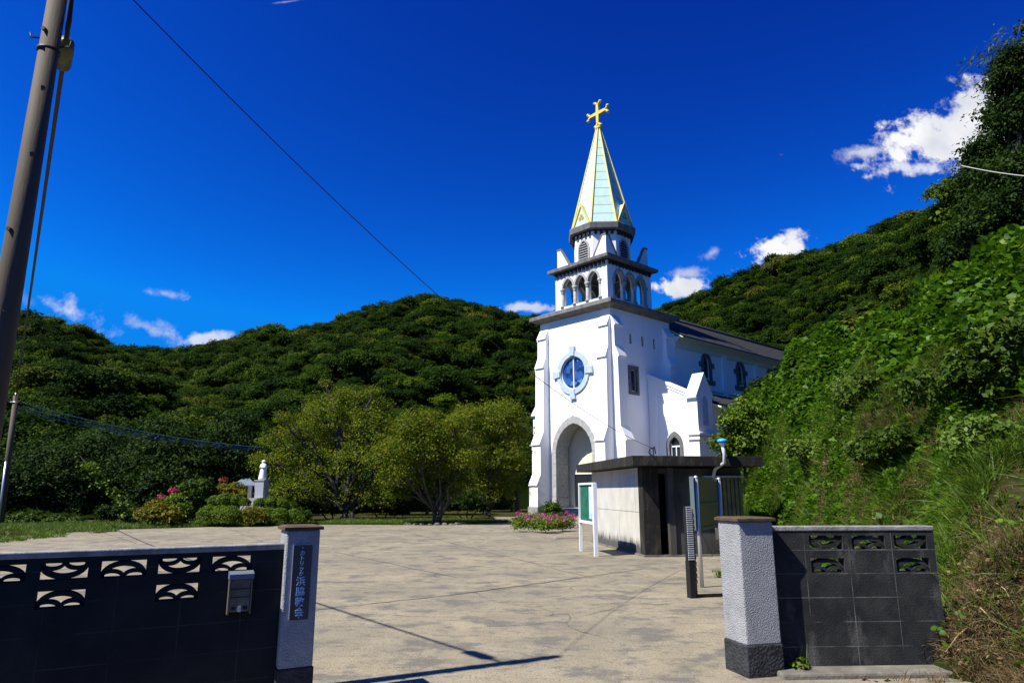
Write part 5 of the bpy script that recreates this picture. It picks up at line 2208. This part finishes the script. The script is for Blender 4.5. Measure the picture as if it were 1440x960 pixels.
# ring of stones round the cherry tree
b = atY(612, 738, 34)
for k in range(22):
    a = 2 * math.pi * k / 22
    if math.sin(a) > .75:
        pass
    m = MB()
    r = random.uniform(.13, .2)
    m.lathe([(r * .6, -.05), (r, .0), (r * .95, .07), (r * .55, .13), (.02, .14)], (0, 0, 0), 7, False)
    if k == 0:
        proto_stone = m.build('border_stone', mat('mossy_stone', (.07, .072, .055), .9, col2=(.15, .145, .13), scale=6), None)
        o = proto_stone
    else:
        o = proto_stone.copy()
        COL.objects.link(o)
    o.location = (b.x + 1.35 * math.cos(a) * random.uniform(.95, 1.05), 34 + 1.0 * math.sin(a) * random.uniform(.95, 1.05), 0)
    o.rotation_euler = (0, 0, random.uniform(0, 6))
    o.scale = (random.uniform(.8, 1.3), random.uniform(.7, 1.1), random.uniform(.5, .9))
    tag(o, 'rough grey stone in the ring round the foot of the rounded cherry tree', 'stone', 'stones ringing the cherry tree')

# dark tree and bamboo on the bank, upper right
tree('evergreen_tree', 'tall dark vine-hung tree rising above the bank at upper right', 'tree', (1440, 420), 18.5,
     [(1428, 100, 34), (1450, 150, 44), (1415, 180, 30), (1450, 230, 55), (1405, 240, 32), (1382, 295, 28), (1430, 310, 55), (1352, 328, 20), (1380, 350, 36), (1450, 380, 60), (1330, 350, 22), (1410, 400, 45), (1440, 60, 18), (1500, 120, 55), (1520, 250, 80), (1405, 130, 24), (1398, 205, 24), (1400, 275, 38), (1368, 312, 20), (1430, 260, 40), (1440, 190, 45)],
     L_dark, 15000, 9, .12, 70, .16, 2, .9, 'trees on the right bank', None, .13, .45)
rng = np.random.default_rng(71)
T = thing('bamboo', 'bamboo spray leaning out to the left from the dark tree top', 'bamboo', tuple(Vector((14.6, 18, gz1(14.6, 18)))), 0, 'trees on the right bank')
org = np.array(T.location)
m = MB()
V, F, tt_ = [], [], []
for (tip, st_) in (((1347, 112), (1445, 55)), ((1352, 96), (1450, 70)), ((1385, 70), (1460, 40)), ((1370, 130), (1455, 100))):
    a, b = np.array(atY(st_[0], st_[1], 18)), np.array(atY(tip[0], tip[1], 17.3))
    pts = []
    for q in range(9):
        f = q / 8
        p = a + (b - a) * f + np.array([0, 0, .35 * math.sin(f * math.pi)])
        pts.append(p - org)
    m.tube(pts, [.014 - .0014 * q for q in range(9)], 5)
    for q in range(70):
        f = rng.uniform(.05, 1)
        j = min(7, int(f * 8))
        p = pts[j] + (pts[j + 1] - pts[j]) * (f * 8 - j)
        p = p + rng.normal(0, .13, 3)
        d = unit((b - a) * .6 / np.linalg.norm(b - a) + np.array([rng.normal(0, .5), rng.normal(0, .5), -.45 + rng.normal(0, .3)]))
        s = unit(np.cross(d, rng.normal(0, 1, 3)))
        L = rng.uniform(.16, .28)
        bb = len(V)
        V += [p, p + d * L * .35 + s * .018, p + d * L, p + d * L * .35 - s * .018]
        F.append((bb, bb + 1, bb + 2, bb + 3))
        tt_ += [rng.random()] * 4
m.tube([(0, 0, -.2), (.1, .1, 4), tuple(np.array(atY(1460, 45, 18)) - org)], [.04, .035, .02], 6)
m.build('stem', M_bark, T)
link('leaves', npmesh('leaves', np.array(V), np.array(F), np.array(tt_), L_green), T)

for i, (px, Y, bl, lab) in enumerate([(1040, 21.5, [(1030, 600, 18), (1050, 585, 20), (1022, 625, 16), (1045, 625, 22), (1068, 605, 20), (1035, 650, 18), (1060, 650, 18)], 'big leaved green shrub growing against the church aisle')]):
    p = atY(px, 700, Y)
    shrub('shrub', lab, 'shrub', px, Y, bl, L_hedge, 1000, 8, .12, 150 + i, 'shrubs on the right bank', .5, .1, gz1(p.x, Y) - .1)

# small bushes and weeds growing out of the vines on the slope
L_pale = leafmat('pale_leaf', (.05, .10, .012), (.12, .19, .02), (.20, .25, .06), .35, .5, False, .2)
for i, (yy_, tt_, r, lm, lf, lab) in enumerate([
        (12.0, .30, .40, L_green, .09, 'small leaved bush low on the slope just above the right wall'),
        (13.6, .40, .40, L_green, .09, 'rounded bush under the grassy ledge on the right slope'),
        (10.5, .52, .55, L_green, .10, 'dense green bush in the middle of the right slope'),
        (16.5, .35, .50, L_pale, .10, 'pale green bush near the foot of the slope behind the shed'),
        (9.0, .70, .60, L_green, .12, 'tall green bush high on the slope near the right edge'),
        (15.2, .62, .45, L_pale, .10, 'pale weedy bush on the ledge of the right slope'),
        (8.3, .38, .40, L_pale, .09, 'light green weedy bush above the brown cut grass')]):
    xt, xc = np.interp(yy_, *TOE), np.interp(yy_, *CRX)
    x_ = float(xt + tt_ * (xc - xt))
    z_ = gz1(x_, yy_)
    rng = np.random.default_rng(400 + i)
    T = thing('bush', lab, 'bush', (x_, yy_, z_ - .05), 0, 'bushes on the right slope')
    blobs = [(np.array([rng.normal(0, r * .55), rng.normal(0, r * .8), r * rng.uniform(.2, .8)]), r * rng.uniform(.45, .75)) for q in range(7)]
    V, F, t = crown_arrays(blobs, rng, 650, 7, lf, .06, .62, .55)
    link('foliage', npmesh('foliage', V, F, t, lm), T)
    m = MB()
    for (c, q) in blobs:
        m.tube([(0, 0, -.1), tuple(c * .5), tuple(c)], [.02, .014, .006], 5)
    m.build('stems', M_bark, T)

# loose dry stalks at lower right
M_straw = mat('straw', (.42, .33, .18), .8)
for i, (a, b, bend, lab) in enumerate([((1365, 853), (1400, 883), .02, 'pale dry stalk lying bent below the dark hollow'), ((1400, 822), (1430, 862), .03, 'pale dry stalk curving down the brown slope'),
                                       ((1330, 920), (1365, 885), .0, 'short straight straw by the wall end'), ((1297, 915), (1322, 868), .02, 'reddish stalk leaning against the end of the right wall')]):
    def onb(px, py):
        best = None
        for Yq in np.linspace(4.0, 12, 400):
            p = atY(px, py, Yq)
            h = gz1(p.x, p.y)
            if p.z <= h + .03:
                return p
        return p
    p, q = onb(*a), onb(*b)
    mid = p.lerp(q, .5) + Vector((0, 0, .05 + bend))
    m = MB()
    m.tube([p + Vector((0, 0, .02)), mid, q + Vector((0, 0, .04))], [.005, .005, .003], 5)
    o = m.build('dry_stalk', M_straw if i < 3 else mat('red_stalk', (.22, .09, .06), .7), None)
    tag(o, lab, 'stalk', 'loose stalks on the right slope')

# weeds in the cracks
for i, (x, y, lab) in enumerate([(1126, 948, 'thin green weed sprouting at the foot of the right wall'), (1010, 812, 'small leafy weed at the foot of the tube behind the right post'), (972, 812, 'little green weed behind the gate leaf')]):
    g0 = atZ(x, y, 0)
    T = thing('weed', lab, 'weed', (g0.x, g0.y, 0), 0, 'weeds in the cracks')
    me = tuft_proto(70 + i, L_grass, 9, .26 if i == 0 else .16, .6, .004 if i == 0 else .009)
    link('blades', me, T)
    rng = np.random.default_rng(170 + i)
    V, F, t = crown_arrays([(np.array([0, 0, .06]), .07)], rng, 14, 3, .05, .02, .7, .4)
    link('leaves', npmesh('leaves', V, F, t, L_hedge), T)

# drain cover by the notice board
g0 = atZ(800, 757, 0)
DC = thing('drain_cover', 'small rusty drain grate set in the courtyard left of the glass notice board', 'drain cover', (g0.x, g0.y, 0.004), R(5))
m = MB()
m.slab([(-.5, -.28), (.5, -.28), (.5, .28), (-.5, .28)], [[(-.44, -.22), (.44, -.22), (.44, .22), (-.44, .22)]], (0, 0, .002), X_, Y_, (0, 0, .02))
m.build('frame', M_plinth, DC)
m = MB()
for k in range(9):
    m.box(-.42 + k * .1, -.37 + k * .1, -.215, .215, .003, .016)
m.build('grate', mat('rust', (.16, .06, .035), .8, var=.3, scale=9), DC)

print('objects', len(bpy.data.objects))
